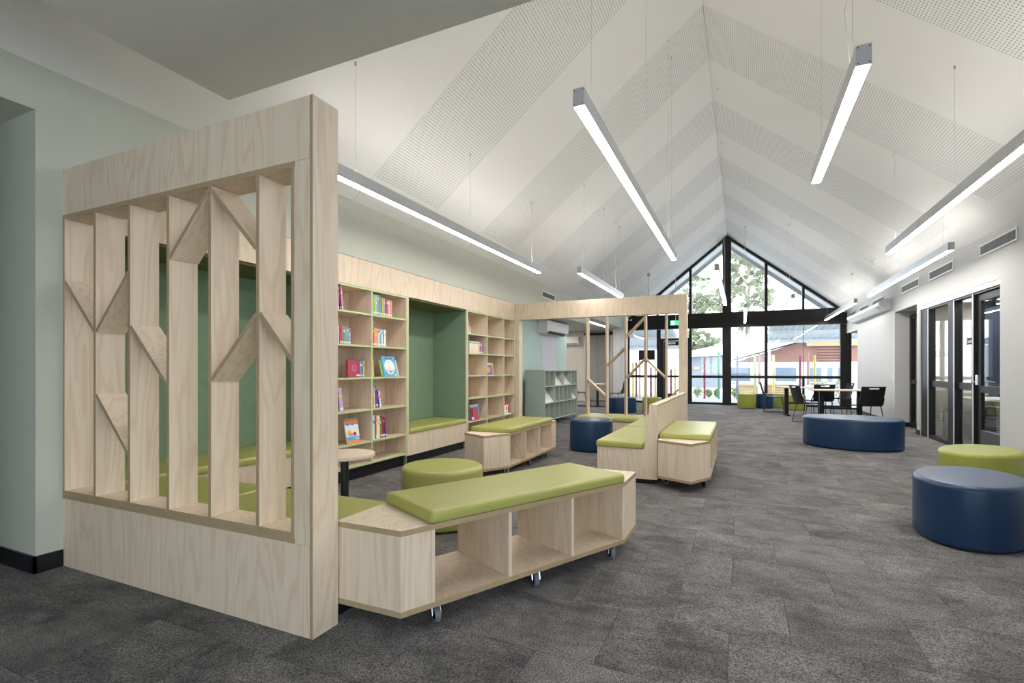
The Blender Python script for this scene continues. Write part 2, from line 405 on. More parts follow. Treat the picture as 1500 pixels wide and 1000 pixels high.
# room behind the glass
rm = struct('wall_meeting_room', 'beige and navy walls of the small room behind the glass')
wbox(rm, 'wall_beige', 3.08, 3.70, 11.40, 11.5, 0, 2.6); wbox(rm, 'wall_navy', 3.70, 6.5, 11.40, 11.5, 0, 2.6)
wbox(rm, 'wall_navy', 6.5, 6.6, 5.5, 11.5, 0, 2.6); wbox(rm, 'wall_beige', 3.08, 6.5, 5.5, 5.6, 0, 2.6)
wbox(rm, 'ceiling_white', 3.08, 6.6, 5.5, 11.5, 2.6, 2.7, name='room_ceiling')

# ------------------------------------------------------------------ glazing
def fbar(par, x0, x1, y0, y1, z0, z1, nm='mullion', mt='black_frame'): return MB().box(x0, x1, y0, y1, z0, z1).build(nm, mt, par)
w1 = struct('window_1', 'black framed glazed gable end')
Y0, Y1 = YF, YF + 0.14
fbar(w1, -0.576, -0.31, YF - 0.12, Y1, 0, ZRG - 0.03, 'centre_post')
for x0, x1 in ((-1.645, -1.56), (0.69, 0.78), (2.79, 2.88)): fbar(w1, x0, x1, Y0, Y1, 0, 2.59)
for x0, x1 in ((-1.645, -1.56), (0.69, 0.78), (1.76, 1.83), (-2.75, -2.68)):
    MB().prism([(x0, 3.1), (x1, 3.1), (x1, zc(x1) - 0.02), (x0, zc(x0) - 0.02)], Y0, Y1, 'y').build('mullion', 'black_frame', w1)
MB().box(1.765, 1.83, Y0, Y1, 0.06, 0.91).build('mullion', 'black_frame', w1)
MB().box(1.79, 1.803, Y0 + 0.04, Y1 - 0.04, 0.99, 2.59).build('mullion', 'black_frame', w1)
fbar(w1, -3.79, -3.70, Y0, Y1, 0, 2.59)
fbar(w1, -2.735, -2.60, Y0, Y1, 0, 2.59)
fbar(w1, 2.88, XR + 0.13, Y0, Y1, 0, 2.59, 'end_jamb')
MB().box(XL, XR + 0.13, YF - 0.10, Y1, 2.60, 2.95).box(-3.60, 2.74, YF - 0.10, Y1, 2.95, 3.10).build('beam', 'black_frame', w1)
MB().box(XL, XR + 0.13, YF - 0.115, YF - 0.10, 2.60, 2.76).build('beam_flange', 'black_frame', w1)
for sg in (-1, 1):
    xe = XRG + sg * 3.3
    MB().prism([(XRG, ZRG - 0.002), (xe, zc(xe) - 0.002), (xe, zc(xe) - 0.10), (XRG, ZRG - 0.10)], YF - 0.02, Y1, 'y').build('rafter_frame', 'black_frame', w1)
for x0, x1 in ((-3.70, -2.735), (-1.56, -0.576), (-0.31, 0.69), (0.78, 2.79)):
    fbar(w1, x0, x1, Y0, Y1, 0.90, 0.985, 'transom'); fbar(w1, x0, x1, Y0, Y1, 0, 0.07, 'sill')
def pane(x0, x1, z0, z1, par=w1): MB().box(x0, x1, Y0 + 0.06, Y0 + 0.07, z0, z1).build('pane', 'glass', par)
for x0, x1 in ((-3.70, -2.735), (-1.56, -0.576), (-0.31, 0.69), (0.78, 1.79), (1.803, 2.79)): pane(x0, x1, 0.985, 2.60)
for x0, x1 in ((-3.70, -2.735), (-1.56, -0.576), (-0.31, 0.69), (0.78, 1.765), (1.83, 2.79)): pane(x0, x1, 0.07, 0.90)
for x0, x1 in ((-3.60, -2.75), (-2.68, -1.645), (-1.56, -0.576), (-0.31, 0.69), (0.78, 1.76), (1.83, 2.74)):
    MB().prism([(x0, 3.1), (x1, 3.1), (x1, max(3.11, zc(x1) - 0.09)), (x0, max(3.11, zc(x0) - 0.09))], Y0 + 0.06, Y0 + 0.07, 'y').build('pane', 'glass', w1)
# entry door
d1 = struct('door_1', 'black framed glass entry door with closer')
fbar(d1, -2.60, -2.50, Y0, Y1, 0, 2.20, 'door_frame'); fbar(d1, -1.72, -1.645, Y0, Y1, 0, 2.20, 'door_frame'); fbar(d1, -2.60, -1.645, Y0, Y1, 2.20, 2.28, 'door_frame')
fbar(d1, -2.49, -2.36, Y0 + 0.03, Y1 - 0.03, 0.02, 2.18, 'door_stile'); fbar(d1, -1.84, -1.73, Y0 + 0.03, Y1 - 0.03, 0.02, 2.18, 'door_stile')
fbar(d1, -2.36, -1.84, Y0 + 0.03, Y1 - 0.03, 0.02, 0.34, 'door_rail'); fbar(d1, -2.36, -1.84, Y0 + 0.03, Y1 - 0.03, 0.91, 0.98, 'door_rail'); fbar(d1, -2.36, -1.84, Y0 + 0.03, Y1 - 0.03, 2.04, 2.18, 'door_rail')
MB().box(-2.36, -1.84, Y0 + 0.065, Y0 + 0.075, 0.34, 0.91).box(-2.36, -1.84, Y0 + 0.065, Y0 + 0.075, 0.98, 2.04).build('pane', 'glass', d1)
MB().box(-2.60, -1.645, Y0 + 0.065, Y0 + 0.075, 2.28, 2.60).build('pane', 'glass', d1)
MB().box(-2.44, -2.10, Y0 - 0.04, Y0 + 0.03, 2.07, 2.14).build('door_closer', 'white_plastic', d1)
# glazed partition on the right
gp = struct('window_3', 'black framed glazed partition in the right wall')
XG = XR + 0.02
for y0, y1 in ((8.28, 8.33), (9.12, 9.20), (9.82, 10.10), (10.99, 11.40)):
    MB().box(XG, XG + 0.10, y0, y1, 0, 2.24).build('mullion', 'black_frame', gp)
for y in (8.285, 9.125, 9.825, 11.0): MB().box(XG - 0.010, XG, y, y + 0.03, 0, 2.26).build('mullion_cap', 'aluminium' if y > 8.5 else 'black_frame', gp)
MB().box(XG, XG + 0.10, 8.28, 11.40, 2.24, 2.335).build('head', 'black_frame', gp)
MB().box(XG - 0.015, XG, 8.28, 11.40, 2.27, 2.335).build('head_trim', 'aluminium', gp)
MB().box(XG, XG + 0.10, 9.20, 9.82, 0, 0.06).box(XG, XG + 0.10, 10.10, 10.99, 0, 0.06).build('sill', 'black_frame', gp)
for y0, y1 in ((9.20, 9.82), (10.10, 10.99)):
    MB().box(XG + 0.03, XG + 0.06, y0, y1, 0.90, 1.0).build('transom', 'black_frame', gp)
    MB().box(XG + 0.045, XG + 0.051, y0, y1, 0.06, 0.90).build('pane', 'partition_glass', gp)
    MB().box(XG + 0.045, XG + 0.051, y0, y1, 1.0, 2.24).build('pane', 'partition_glass', gp)
d2 = struct('door_2', 'dark glazed hinged door in the right partition')
for b, n in (((8.335, 8.42, 0.01, 2.23), 'door_stile'), ((8.99, 9.115, 0.01, 2.23), 'door_stile'), ((8.42, 8.99, 0.01, 0.36), 'door_rail'), ((8.42, 8.99, 0.88, 0.97), 'door_rail'), ((8.42, 8.99, 2.14, 2.23), 'door_rail')):
    MB().box(XG + 0.03, XG + 0.075, b[0], b[1], b[2], b[3]).build(n, 'black_frame' if n != 'door_rail' or b[3] != 0.36 else 'dark_plastic', d2)
MB().box(XG + 0.05, XG + 0.056, 8.42, 8.99, 0.36, 0.88).box(XG + 0.05, XG + 0.056, 8.42, 8.99, 0.97, 2.14).build('pane', 'partition_glass', d2)
MB().box(XG + 0.0, XG + 0.03, 9.035, 9.075, 0.98, 1.12).tube([(XG - 0.01, 9.055, 1.02), (XG - 0.045, 9.055, 1.02), (XG - 0.05, 8.93, 1.02)], 0.01).build('door_handle', 'chrome', d2)
d3 = struct('door_3', 'black framed glass door set back in the white recess')
for b, n in (((11.57, 11.66, 0, 2.32), 'door_frame'), ((12.92, 13.03, 0, 2.32), 'door_frame'), ((11.66, 12.92, 2.24, 2.32), 'door_frame'), ((12.38, 12.50, 0, 2.24), 'door_stile'), ((11.66, 12.38, 0.02, 0.3), 'door_rail'), ((12.50, 12.92, 0.02, 0.10), 'door_rail'), ((12.50, 12.92, 0.90, 0.98), 'door_rail'), ((11.66, 12.38, 0.90, 0.98), 'door_rail')):
    MB().box(3.2, 3.28, b[0], b[1], b[2], b[3]).build(n, 'black_frame', d3)
MB().box(3.236, 3.242, 11.66, 12.38, 0.3, 2.24).box(3.236, 3.242, 12.50, 12.92, 0.1, 2.24).build('pane', 'partition_glass', d3)
MB().tube([(3.2, 12.44, 1.0), (3.16, 12.44, 1.0), (3.155, 12.32, 1.0)], 0.01).box(3.185, 3.2, 12.42, 12.46, 0.95, 1.12).build('door_handle', 'chrome', d3)
wbox(rm, 'wall_beige', 3.9, 4.0, 11.5, 14.5, 0, 2.6); wbox(rm, 'wall_beige', 3.3, 4.0, 14.5, 14.6, 0, 2.6); wbox(rm, 'ceiling_white', 3.3, 4.0, 11.5, 14.6, 2.6, 2.7, name='room_ceiling')
wbox(rm, 'wall_beige', 3.3, 3.4, 13.03, 14.6, 0, 2.6)
d4 = struct('door_4', 'black framed door in the far right recess')
MB().box(3.28, 3.35, 16.82, 17.1, 0, 2.28).box(3.28, 3.35, 18.2, YF, 0, 2.28).box(3.28, 3.35, 17.1, 18.2, 2.1, 2.28).build('door_frame', 'black_frame', d4)
MB().box(3.31, 3.35, 17.1, 18.2, 0, 2.1).build('door_leaf', 'black_frame', d4)

# ------------------------------------------------------------------ timber screens
def board(mb, a, b, t, y0, y1):
    """diagonal board: centre line a->b in xz, thickness t, depth y0..y1; edges mat 1"""
    a, b = Vector(a), Vector(b); d = (b - a).normalized(); n = Vector((-d.y, d.x)) * t / 2
    return mb.prism([tuple(a + n), tuple(a - n), tuple(b - n), tuple(b + n)], y0, y1, 'y', 0, 1)
PE = ['ply', 'ply_edge']
sA = thing('timber_screen', 'tall birch plywood screen with vertical fins and diagonal braces against the green wall', 'screen', (-2.75, 1.74, 0))
y0, y1 = 1.667, 1.821
MB().box(-3.78, -1.748, y0, y1, 0, 0.41).build('base_panel', PE, sA)
MB().box(-3.78, -1.748, y0, y1, 2.142, 2.42).build('header', PE, sA)
MB().box(-1.747, -1.73, y0, y1, 0, 2.42, 0, 1).build('end_panel', PE, sA)
MB().box(-1.84, -1.748, y0 + 0.002, y1 - 0.002, 0.411, 2.141).build('post', PE, sA)
MB().box(-3.78, -1.841, y0 - 0.001, y1 + 0.001, 2.115, 2.1415, 0, 1).build('lining', PE, sA)
MB().box(-3.78, -1.841, y0 - 0.001, y1 + 0.001, 0.4105, 0.4345, 0, 1).build('lining', PE, sA)
MB().box(-3.78, -1.862, y0 - 0.001, y1 + 0.001, 0.4355, 0.460, 0, 1).build('lining', PE, sA)
MB().box(-1.862, -1.841, y0 - 0.001, y1 + 0.001, 0.4355, 2.1145, 0, 1).build('lining', PE, sA)
for x in (-3.78, -3.447, -3.111, -2.765, -2.432, -2.089):
    MB().box(x, x + 0.021, y0, y1, 0.4605, 2.1145, 0, 1).build('slat', PE, sA)
for a, b in (((-3.757, 1.736), (-3.449, 1.426)), ((-3.424, 1.42), (-3.113, 1.738)), ((-3.088, 1.439), (-2.767, 1.118)), ((-3.424, 1.051), (-3.113, 0.728)),
             ((-2.742, 1.787), (-2.434, 2.098)), ((-2.409, 2.095), (-2.091, 1.771)), ((-2.409, 1.147), (-2.091, 1.460)), ((-2.066, 1.463), (-1.864, 1.245))):
    board(MB(), a, b, 0.021, y0 + 0.001, y1 - 0.001).build('brace', PE, sA)

sB = thing('timber_screen', 'birch plywood screen of slim fins and braces standing behind the green corner bench', 'screen', (-2.2, 8.5, 0))
y0, y1 = 8.44, 8.594
MB().box(-3.775, -0.79, y0, y1, 2.10, 2.40).build('header', PE, sB)
MB().box(-0.914, -0.79, y0 + 0.001, y1, 0.0, 2.099).build('post', PE, sB)
MB().box(-3.775, -3.70, y0, y1, 0.0, 2.099).build('post', PE, sB)
MB().box(-2.445, -0.915, y0, y1, 0.0, 0.43).build('base_panel', PE, sB)
for x in (-2.444, -2.104, -1.78, -1.456, -1.125):
    MB().box(x, x + 0.026, y0, y1, 0.431, 2.099, 0, 1).build('slat', PE, sB)
for a, b in (((-2.416, 1.018), (-2.106, 0.735)), ((-2.076, 1.264), (-1.782, 1.559)), ((-1.752, 1.753), (-1.458, 2.05)), ((-1.752, 1.058), (-1.458, 1.363)),
             ((-1.428, 1.362), (-1.127, 1.062)), ((-1.097, 0.70), (-0.916, 0.878))):
    board(MB(), a, b, 0.024, y0 + 0.001, y1 - 0.001).build('brace', PE, sB)

# ------------------------------------------------------------------ joinery along the left wall
fa = MB().box(XL - 0.02, XL + 0.001, 1.83, 8.435, 2.10, 2.40, 0, 1).build('timber_fascia', PE, None, base=(XL, 5.1, 2.10)); tag(fa, 'long birch plywood fascia running above the bookcases and seat alcoves', 'fascia')
SH = [0.14, 0.38, 0.735, 1.09, 1.445, 1.80]
SH2 = [0.14, 0.38, 0.737, 1.085, 1.43, 1.73]
def bookcase(y0, y1, divs, sh, label):
    b = thing('bookcase', label, 'bookcase', (XL - 0.17, (y0 + y1) / 2, 0))
    xb, xf = XL - 0.34, XL - 0.021; fr = {'+x': 1}; M3 = ['ply', 'green_edge']; t = 0.02
    MB().box(xb, xb + 0.01, y0, y1, 0.12, 2.098).build('back_panel', M3, b)
    for y in (y0, y1 - t): MB().box(xb + 0.011, xf + 0.022, y, y + t, 0.12, 2.098, 0, None, fr).build('side_panel', M3, b)
    for y in divs: MB().box(xb + 0.011, xf + 0.021, y - t / 2, y + t / 2, 0.161, 2.077, 0, None, fr).build('divider', M3, b)
    MB().box(xb + 0.011, xf + 0.020, y0 + t, y1 - t, 2.078, 2.098, 0, None, fr).build('top_panel', M3, b)
    edges = [y0 + t] + [q for y in divs for q in (y - t / 2, y + t / 2)] + [y1 - t]
    MB().box(xb + 0.011, xf + 0.020, y0 + t, y1 - t, sh[0], sh[0] + 0.02, 0, None, fr).build('shelf', M3, b)
    for z in sh[1:]:
        for i in range(0, len(edges), 2):
            MB().box(xb + 0.011, xf + 0.019, edges[i] + 0.0005, edges[i + 1] - 0.0005, z, z + 0.02, 0, None, fr).build('shelf', M3, b)
    MB().box(xb + 0.02, XL - 0.06, y0, y1, 0.0, 0.119).build('kickboard', 'black_kick', b)
    # shelf pin holes
    h = MB()
    for z in sh[1:]:
        for i in range(0, len(edges), 2):
            for yy in (edges[i] + 0.06, edges[i + 1] - 0.06):
                for dz in (-0.05, 0.07): h.box(xb + 0.0095, xb + 0.0115, yy - 0.005, yy + 0.005, z + dz - 0.005, z + dz + 0.005)
    o = h.build('pin_hole', 'black_kick', b); o['kind'] = 'stuff'
    return b
bookcase(3.85, 5.16, (4.505,), SH, 'wide green-edged plywood bookcase full of picture books, two bays across')
bookcase(6.675, 8.43, (7.33, 7.97), SH2, 'green-edged plywood bookcase, three bays across and mostly empty')
def alcove(y0, y1, label, seat=0.39):
    a = thing('seat_alcove', label, 'alcove', (XL - 0.3, (y0 + y1) / 2, 0)); xb = XL - 0.62
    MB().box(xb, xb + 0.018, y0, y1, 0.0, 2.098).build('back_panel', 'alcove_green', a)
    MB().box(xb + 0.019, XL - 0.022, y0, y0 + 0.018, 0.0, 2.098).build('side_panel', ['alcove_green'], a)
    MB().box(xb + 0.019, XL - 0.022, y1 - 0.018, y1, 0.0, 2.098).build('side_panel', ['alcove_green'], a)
    MB().box(XL - 0.0215, XL + 0.002, y0, y0 + 0.024, 0.12, 2.098).build('front_edge', 'ply', a)
    MB().box(XL - 0.0215, XL + 0.002, y1 - 0.024, y1, 0.12, 2.098).build('front_edge', 'ply', a)
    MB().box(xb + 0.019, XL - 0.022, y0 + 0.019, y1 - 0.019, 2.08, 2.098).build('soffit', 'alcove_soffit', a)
    MB().box(xb + 0.019, XL + 0.0, y0 + 0.025, y1 - 0.025, 0.12, seat).build('seat_base', PE, a)
    MB().box(xb + 0.03, XL - 0.06, y0 + 0.02, y1 - 0.02, 0, 0.119).build('kickboard', 'black_kick', a)
    smooth_by_angle(MB().rprism(rect(xb + 0.022, XL + 0.012, y0 + 0.027, y1 - 0.027), seat + 0.001, seat + 0.065, 0.025, 0.01, crown=0.003, fr=0.025).build('cushion', 'green_vinyl', a))
    return a
alcove(1.83, 3.84, 'dark green lined seat alcove behind the tall slatted screen')
alcove(5.165, 6.67, 'green lined seat alcove with olive cushion between the two bookcases')
# built in bench behind the near screen
bn = thing('corner_bench', 'low green cushioned bench built against the back of the tall screen', 'bench', (-2.7, 2.1, 0))
MB().box(-3.74, -1.76, 1.83, 2.36, 0.10, 0.37).build('seat_base', PE, bn)
MB().box(-3.70, -1.79, 1.86, 2.31, 0.0, 0.099).build('kickboard', 'black_kick', bn)
for xa, xb in ((-3.755, -2.80), (-2.79, -1.76)):
    smooth_by_angle(MB().rprism(rect(xa, xb, 1.824, 2.375), 0.371, 0.432, 0.025, 0.01, crown=0.003, fr=0.025).build('cushion', 'green_vinyl', bn))
# corner bench with back by the far screen
cb = thing('corner_bench', 'L-shaped plywood bench with low backrest and green seat cushions', 'bench', (-1.2, 7.0, 0))
MB().prism([(-1.42, 0.055), (-0.79, 0.055), (-0.79, 0.83), (-0.868, 0.83), (-0.925, 0.367), (-1.42, 0.367)], 5.35, 5.375, 'y', 1, 0).build('end_panel', PE, cb)
MB().prism([(-0.792, 0.055), (-0.792, 0.812), (-0.866, 0.812), (-0.923, 0.367), (-0.923, 0.055)], 5.376, 8.438, 'y', 0).build('backrest', PE, cb)
MB().box(-0.872, -0.788, 5.376, 8.438, 0.813, 0.83, 0, 1).build('back_cap', PE, cb)
MB().box(-1.415, -0.924, 5.376, 8.438, 0.10, 0.366).build('seat_base', PE, cb)
MB().box(-2.44, -1.416, 7.95, 8.438, 0.10, 0.366).build('seat_base', PE, cb)
MB().box(-1.36, -0.84, 5.40, 8.43, 0.0, 0.054).box(-2.40, -1.36, 8.0, 8.43, 0, 0.099).build('kickboard', 'black_kick', cb)
for r_ in (rect(-1.435, -0.93, 5.335, 6.755), rect(-1.435, -0.93, 6.762, 8.43), rect(-2.455, -1.442, 7.93, 8.435)):
    smooth_by_angle(MB().rprism(r_, 0.367, 0.437, 0.026, 0.012, crown=0.003, fr=0.025).build('cushion', 'green_vinyl', cb))

# ------------------------------------------------------------------ mobile shelf benches
def caster(parent, x, y, h, ang):
    c = MB().box(x - 0.03, x + 0.03, y - 0.03, y + 0.03, h - 0.006, h - 0.0005)
    R = lambda px, py: (x + px * cos(ang) - py * sin(ang), y + px * sin(ang) + py * cos(ang))
    ex, ey = R(0.022, 0)
    c.tube([(x, y, h - 0.006), (x, y, h - 0.022)], 0.018, 10)
    for s in (-0.019, 0.019):
        a0 = R(-0.018, s); a1 = R(0.02, s); w0 = R(0.032, s); w1 = R(0.012, s); t0 = R(-0.018, s * 1.25); t1 = R(0.02, s * 1.25); q0 = R(0.032, s * 1.25); q1 = R(0.012, s * 1.25)
        V = [(*a0, h - 0.02), (*a1, h - 0.02), (*w0, 0.036), (*w1, 0.03), (*t0, h - 0.02), (*t1, h - 0.02), (*q0, 0.036), (*q1, 0.03)]
        c.add(V, [(0, 1, 2, 3), (7, 6, 5, 4), (0, 4, 5, 1), (1, 5, 6, 2), (2, 6, 7, 3), (3, 7, 4, 0)], 0)
    o = c.build('caster', 'chrome', parent)
    w = MB(); n = 18; ax = Vector((-sin(ang), cos(ang), 0)); d = Vector((cos(ang), sin(ang), 0)); ctr = Vector((ex, ey, 0.0365))
    prof = [(-0.014, 0.02), (-0.014, 0.032), (-0.009, 0.0365), (0.009, 0.0365), (0.014, 0.032), (0.014, 0.02)]
    V = [ctr + ax * a + (d * cos(2 * pi * k / n) + Vector((0, 0, 1)) * sin(2 * pi * k / n)) * r for k in range(n) for a, r in prof]
    F = [(k * 6 + i, k * 6 + i + 1, ((k + 1) % n) * 6 + i + 1, ((k + 1) % n) * 6 + i) for k in range(n) for i in range(5)]
    F += [tuple(k * 6 for k in range(n))[::-1], tuple(k * 6 + 5 for k in range(n))]
    w.add(V, F, 0)
    wo = w.build('wheel', 'wheel_grey', None, True, base=None); wo.parent = o
    wo.data.transform(Matrix.Translation(-parent.matrix_basis.translation))
    return o
def mobile_bench(label, b, yd, xd, seed):
    rnd = random.Random(seed)
    M = lambda p: (b[0] + p[0] * xd[0] + p[1] * yd[0], b[1] + p[0] * xd[1] + p[1] * yd[1])
    HEX = [(0, 0), (-0.158, -0.323), (-0.492, -0.154), (-0.492, 1.396), (-0.334, 1.719), (0, 1.55)]
    H = [M(p) for p in HEX]; zb, zt = 0.095, 0.482
    c = M((-0.25, 0.7)); t = thing('storage_bench', label, 'bench', (c[0], c[1], 0))
    MB().prism(H, zb, zb + 0.026, 'z', 1, 0).build('base_panel', PE, t)
    MB().prism(H, zt - 0.026, zt, 'z', 1, 0).build('top_panel', PE, t)
    i = 0.003
    MB().prism([M(p) for p in ((-i, -0.001), (-0.158 - i * 0.3, -0.323 + i), (-0.492 + i, -0.154), (-0.492 + i, -0.001))], zb + 0.0265, zt - 0.0265).build('end_box', PE, t)
    MB().prism([M(p) for p in ((-i, 1.397), (-i, 1.55), (-0.334, 1.719 - i), (-0.492 + i, 1.397))], zb + 0.0265, zt - 0.0265).build('end_box', PE, t)
    for y in (0.0, 0.458, 0.918, 1.376):
        MB().prism([M(p) for p in rect(-0.491, -0.001, y, y + 0.020)], zb + 0.0265, zt - 0.0265, 'z').build('divider', PE, t)
    smooth_by_angle(MB().rprism([M(p) for p in rect(-0.497, 0.006, -0.004, 1.40)], zt + 0.0005, zt + 0.058, 0.024, 0.012, crown=0.003, fr=0.022).build('cushion', 'green_vinyl', t))
    for y in (0.06, 0.70, 1.34):
        for x in (-0.07, -0.42):
            q = M((x, y)); caster(t, q[0], q[1], zb, rnd.uniform(0, 2 * pi) if x < -0.2 else rnd.choice((-0.9, -0.6, -1.2)))
    return t
mobile_bench('green topped plywood storage bench on casters angled beside the tall screen', (-0.675, 3.21), (-0.45, -0.893), (0.893, -0.45), 1)
mobile_bench('green topped plywood storage bench on casters in front of the seat alcove', (-2.36, 5.12), (0, 1), (1, 0), 2)
mobile_bench('green topped plywood storage bench on casters behind the low backrest', (-0.282, 5.42), (0, 1), (1, 0), 3)

# ------------------------------------------------------------------ ottomans
def ottoman(label, poly, h, mat, cx, cy, group=None):
    t = thing('ottoman', label, 'ottoman', (cx, cy, 0), 0, group)
    o = smooth_by_angle(MB().rprism(poly, 0.012, h, 0.035, 0.02, 6, crown=0.004).build('upholstery', mat, t), 50)
    top = [p for p in poly]
    MB().prism([(cx + (p[0] - cx) * 0.93, cy + (p[1] - cy) * 0.93) for p in poly], 0.0, 0.0125).build('base', 'black_plastic', t)
    return t
def rnd_ott(label, cx, cy, r, h, mat, group=None): return ottoman(label, ellipse(cx, cy, r, r), h, mat, cx, cy, group)
rnd_ott('round green vinyl ottoman beside the small round table', -2.14, 3.38, 0.318, 0.45, 'green_vinyl')
rnd_ott('round navy vinyl ottoman in front of the corner bench', -2.04, 7.33, 0.316, 0.46, 'navy_vinyl')
def oval(label, cx, cy, a, b, ph, h, mat): return ottoman(label, ellipse(cx, cy, a, b, ph, 72), h, mat, cx, cy)
oval('large oval navy ottoman alone on the open carpet by the black chairs', 1.554, 9.31, 0.66, 0.545, -0.30, 0.455, 'navy_vinyl')
oval('oval navy ottoman standing beside the green oval ottoman', 1.50, 4.69, 0.475, 0.32, 1.226, 0.43, 'navy_vinyl')
oval('oval green ottoman near the glazed partition door', 2.11, 6.32, 0.485, 0.305, 1.03, 0.425, 'olive_vinyl')
oval('low oval navy ottoman seen between the fins of the far screen', -3.05, 14.0, 0.42, 0.30, 0.3, 0.42, 'navy_vinyl')
rnd_ott('green ottoman partly hidden behind the low backrest', -2.28, 14.45, 0.26, 0.42, 'olive_vinyl')
for lab, x, y, m_ in (('green drum stool beside the black centre post of the window', 0.14, 17.05, 'olive_vinyl'), ('green drum stool tucked tight against the window glass', 0.13, 17.75, 'olive_vinyl'),
                      ('navy drum stool between green ones at the window', 0.65, 17.30, 'navy_vinyl'), ('green drum stool behind the lone side-on chair', 1.17, 17.72, 'olive_vinyl'), ('green drum stool nearest the black chairs and tables', 1.47, 17.0, 'olive_vinyl')):
    rnd_ott(lab, x, y, 0.25, 0.45, m_)

# ------------------------------------------------------------------ small round table
t = thing('side_table', 'small round wooden side table with a black pedestal', 'table', (-2.71, 2.92, 0))
smooth_by_angle(MB().rprism(ellipse(-2.71, 2.92, 0.222, 0.222, 0, 48), 0.545, 0.57, 0.004, 0.002, 2).build('table_top', PE, t))
smooth_by_angle(MB().tube([(-2.71, 2.92, 0.012), (-2.71, 2.92, 0.544)], 0.03, 20).build('pedestal', 'black_plastic', t))
smooth_by_angle(MB().rprism(ellipse(-2.71, 2.92, 0.19, 0.19, 0, 40), 0.0, 0.012, 0.004, 0, 2).build('foot_plate', 'black_plastic', t))

# ------------------------------------------------------------------ grey green shelf unit on casters
u = thing('display_shelf', 'sage green pigeonhole shelf unit on casters against the mint wall', 'shelf unit', (-3.9, 10.8, 0))
x0, x1, y0, y1 = -4.12, -3.68, 9.72, 11.95; zz = [0.12, 0.475, 0.825, 1.16]
MB().box(x0, x0 + 0.016, y0, y1, 0.12, 1.18).build('back_panel', 'sage_laminate', u)
for y in (y0, y1 - 0.02): MB().box(x0 + 0.017, x1, y, y + 0.02, 0.12, 1.18).build('side_panel', 'sage_laminate', u)
for z in zz: MB().box(x0 + 0.017, x1, y0 + 0.021, y1 - 0.021, z, z + 0.02).build('shelf', 'sage_laminate', u)
cols = [[0.14, 0.28, 0.545, 0.81, 0.905], [0.28, 0.415, 0.545, 0.675, 0.81], [0.14, 0.28, 0.415, 0.545, 0.675, 0.81, 0.905]]
flip = {0: [(0.28, 0.545), (0.545, 0.81)], 1: [(0.0, 0.28), (0.81, 1.0)], 2: []}
for r in range(3):
    za, zb_ = zz[2 - r] + 0.021, zz[3 - r] - 0.001
    for q in cols[r]:
        y = y0 + q * (y1 - y0); MB().box(x0 + 0.017, x1 - 0.002, y - 0.008, y + 0.008, za, zb_).build('divider', 'sage_laminate', u)
    for qa, qb in flip[r]:
        ya, yb = y0 + qa * (y1 - y0) + 0.022, y0 + qb * (y1 - y0) - 0.022
        MB().prism([(x1 - 0.03, za), (x1 - 0.02, za), (x1 - 0.24, zb_ - 0.04), (x1 - 0.25, zb_ - 0.04)], ya, yb, 'y').build('display_flap', 'table_white', u)
for x in (x0 + 0.06, x1 - 0.06):
    for y in (y0 + 0.08, (y0 + y1) / 2, y1 - 0.08): caster(u, x, y, 0.12, random.uniform(0, 6))

# ------------------------------------------------------------------ pendant lights
def pendant(label, x, ya, yb, zb=2.70, cable=None):
    t = thing('pendant_light', label, 'pendant light', (x, (ya + yb) / 2, zb))
    w, h = 0.033, 0.102
    MB().box(x - w, x + w, ya + 0.004, yb - 0.004, zb + 0.0045, zb + h).build('housing', 'aluminium', t)
    MB().box(x - w + 0.004, x + w - 0.004, ya + 0.004, yb - 0.004, zb, zb + 0.004).build('diffuser', 'lamp', t)
    MB().box(x - 0.024, x + 0.024, ya + 0.05, yb - 0.05, zb + h, zb + h + 0.001).build('upper_diffuser', 'uplight', t)
    for y in (ya, yb - 0.0035):
        e = MB().box(x - w, x + w, y, y + 0.0035, zb, zb + h).build('end_cap', 'cap_grey', t)
        s = MB()
        for sx in (-1, 1):
            for sz in (0.012, h - 0.012): s.box(x + sx * 0.024 - 0.003, x + sx * 0.024 + 0.003, (y - 0.001) if y == ya else y + 0.0035, y if y == ya else y + 0.0045, zb + sz - 0.003, zb + sz + 0.003)
        so = s.build('screw', 'black_plastic', None); so.parent = e; so.data.transform(Matrix.Translation(-t.matrix_basis.translation))
    L_ = yb - ya
    ys = [ya + 0.28, yb - 0.28] + ([(ya + yb) / 2] if L_ > 3 else [])
    for y in ys:
        MB().tube([(x, y, zb + h), (x, y, zc(x) - 0.0)], 0.0015, 5).build('wire', 'aluminium', t)
        MB().tube([(x, y, zb + h), (x, y, zb + h + 0.025)], 0.006, 8).tube([(x, y, zc(x) - 0.03), (x, y, zc(x))], 0.008, 8).build('wire_grip', 'cap_grey', t)
    if cable:
        y = ya + cable * L_; z1_ = zc(x)
        pts = [(x + 0.012 * sin(i * 1.7), y + 0.012 * cos(i * 2.3), zb + h + (z1_ - 0.03 - zb - h) * i / 14) for i in range(15)]
        MB().tube(pts, 0.0028, 5).build('power_cable', 'white_plastic', t)
        MB().tube([(x, y, z1_ - 0.035), (x, y, z1_)], 0.03, 14).build('ceiling_rose', 'white_plastic', t)
    return t
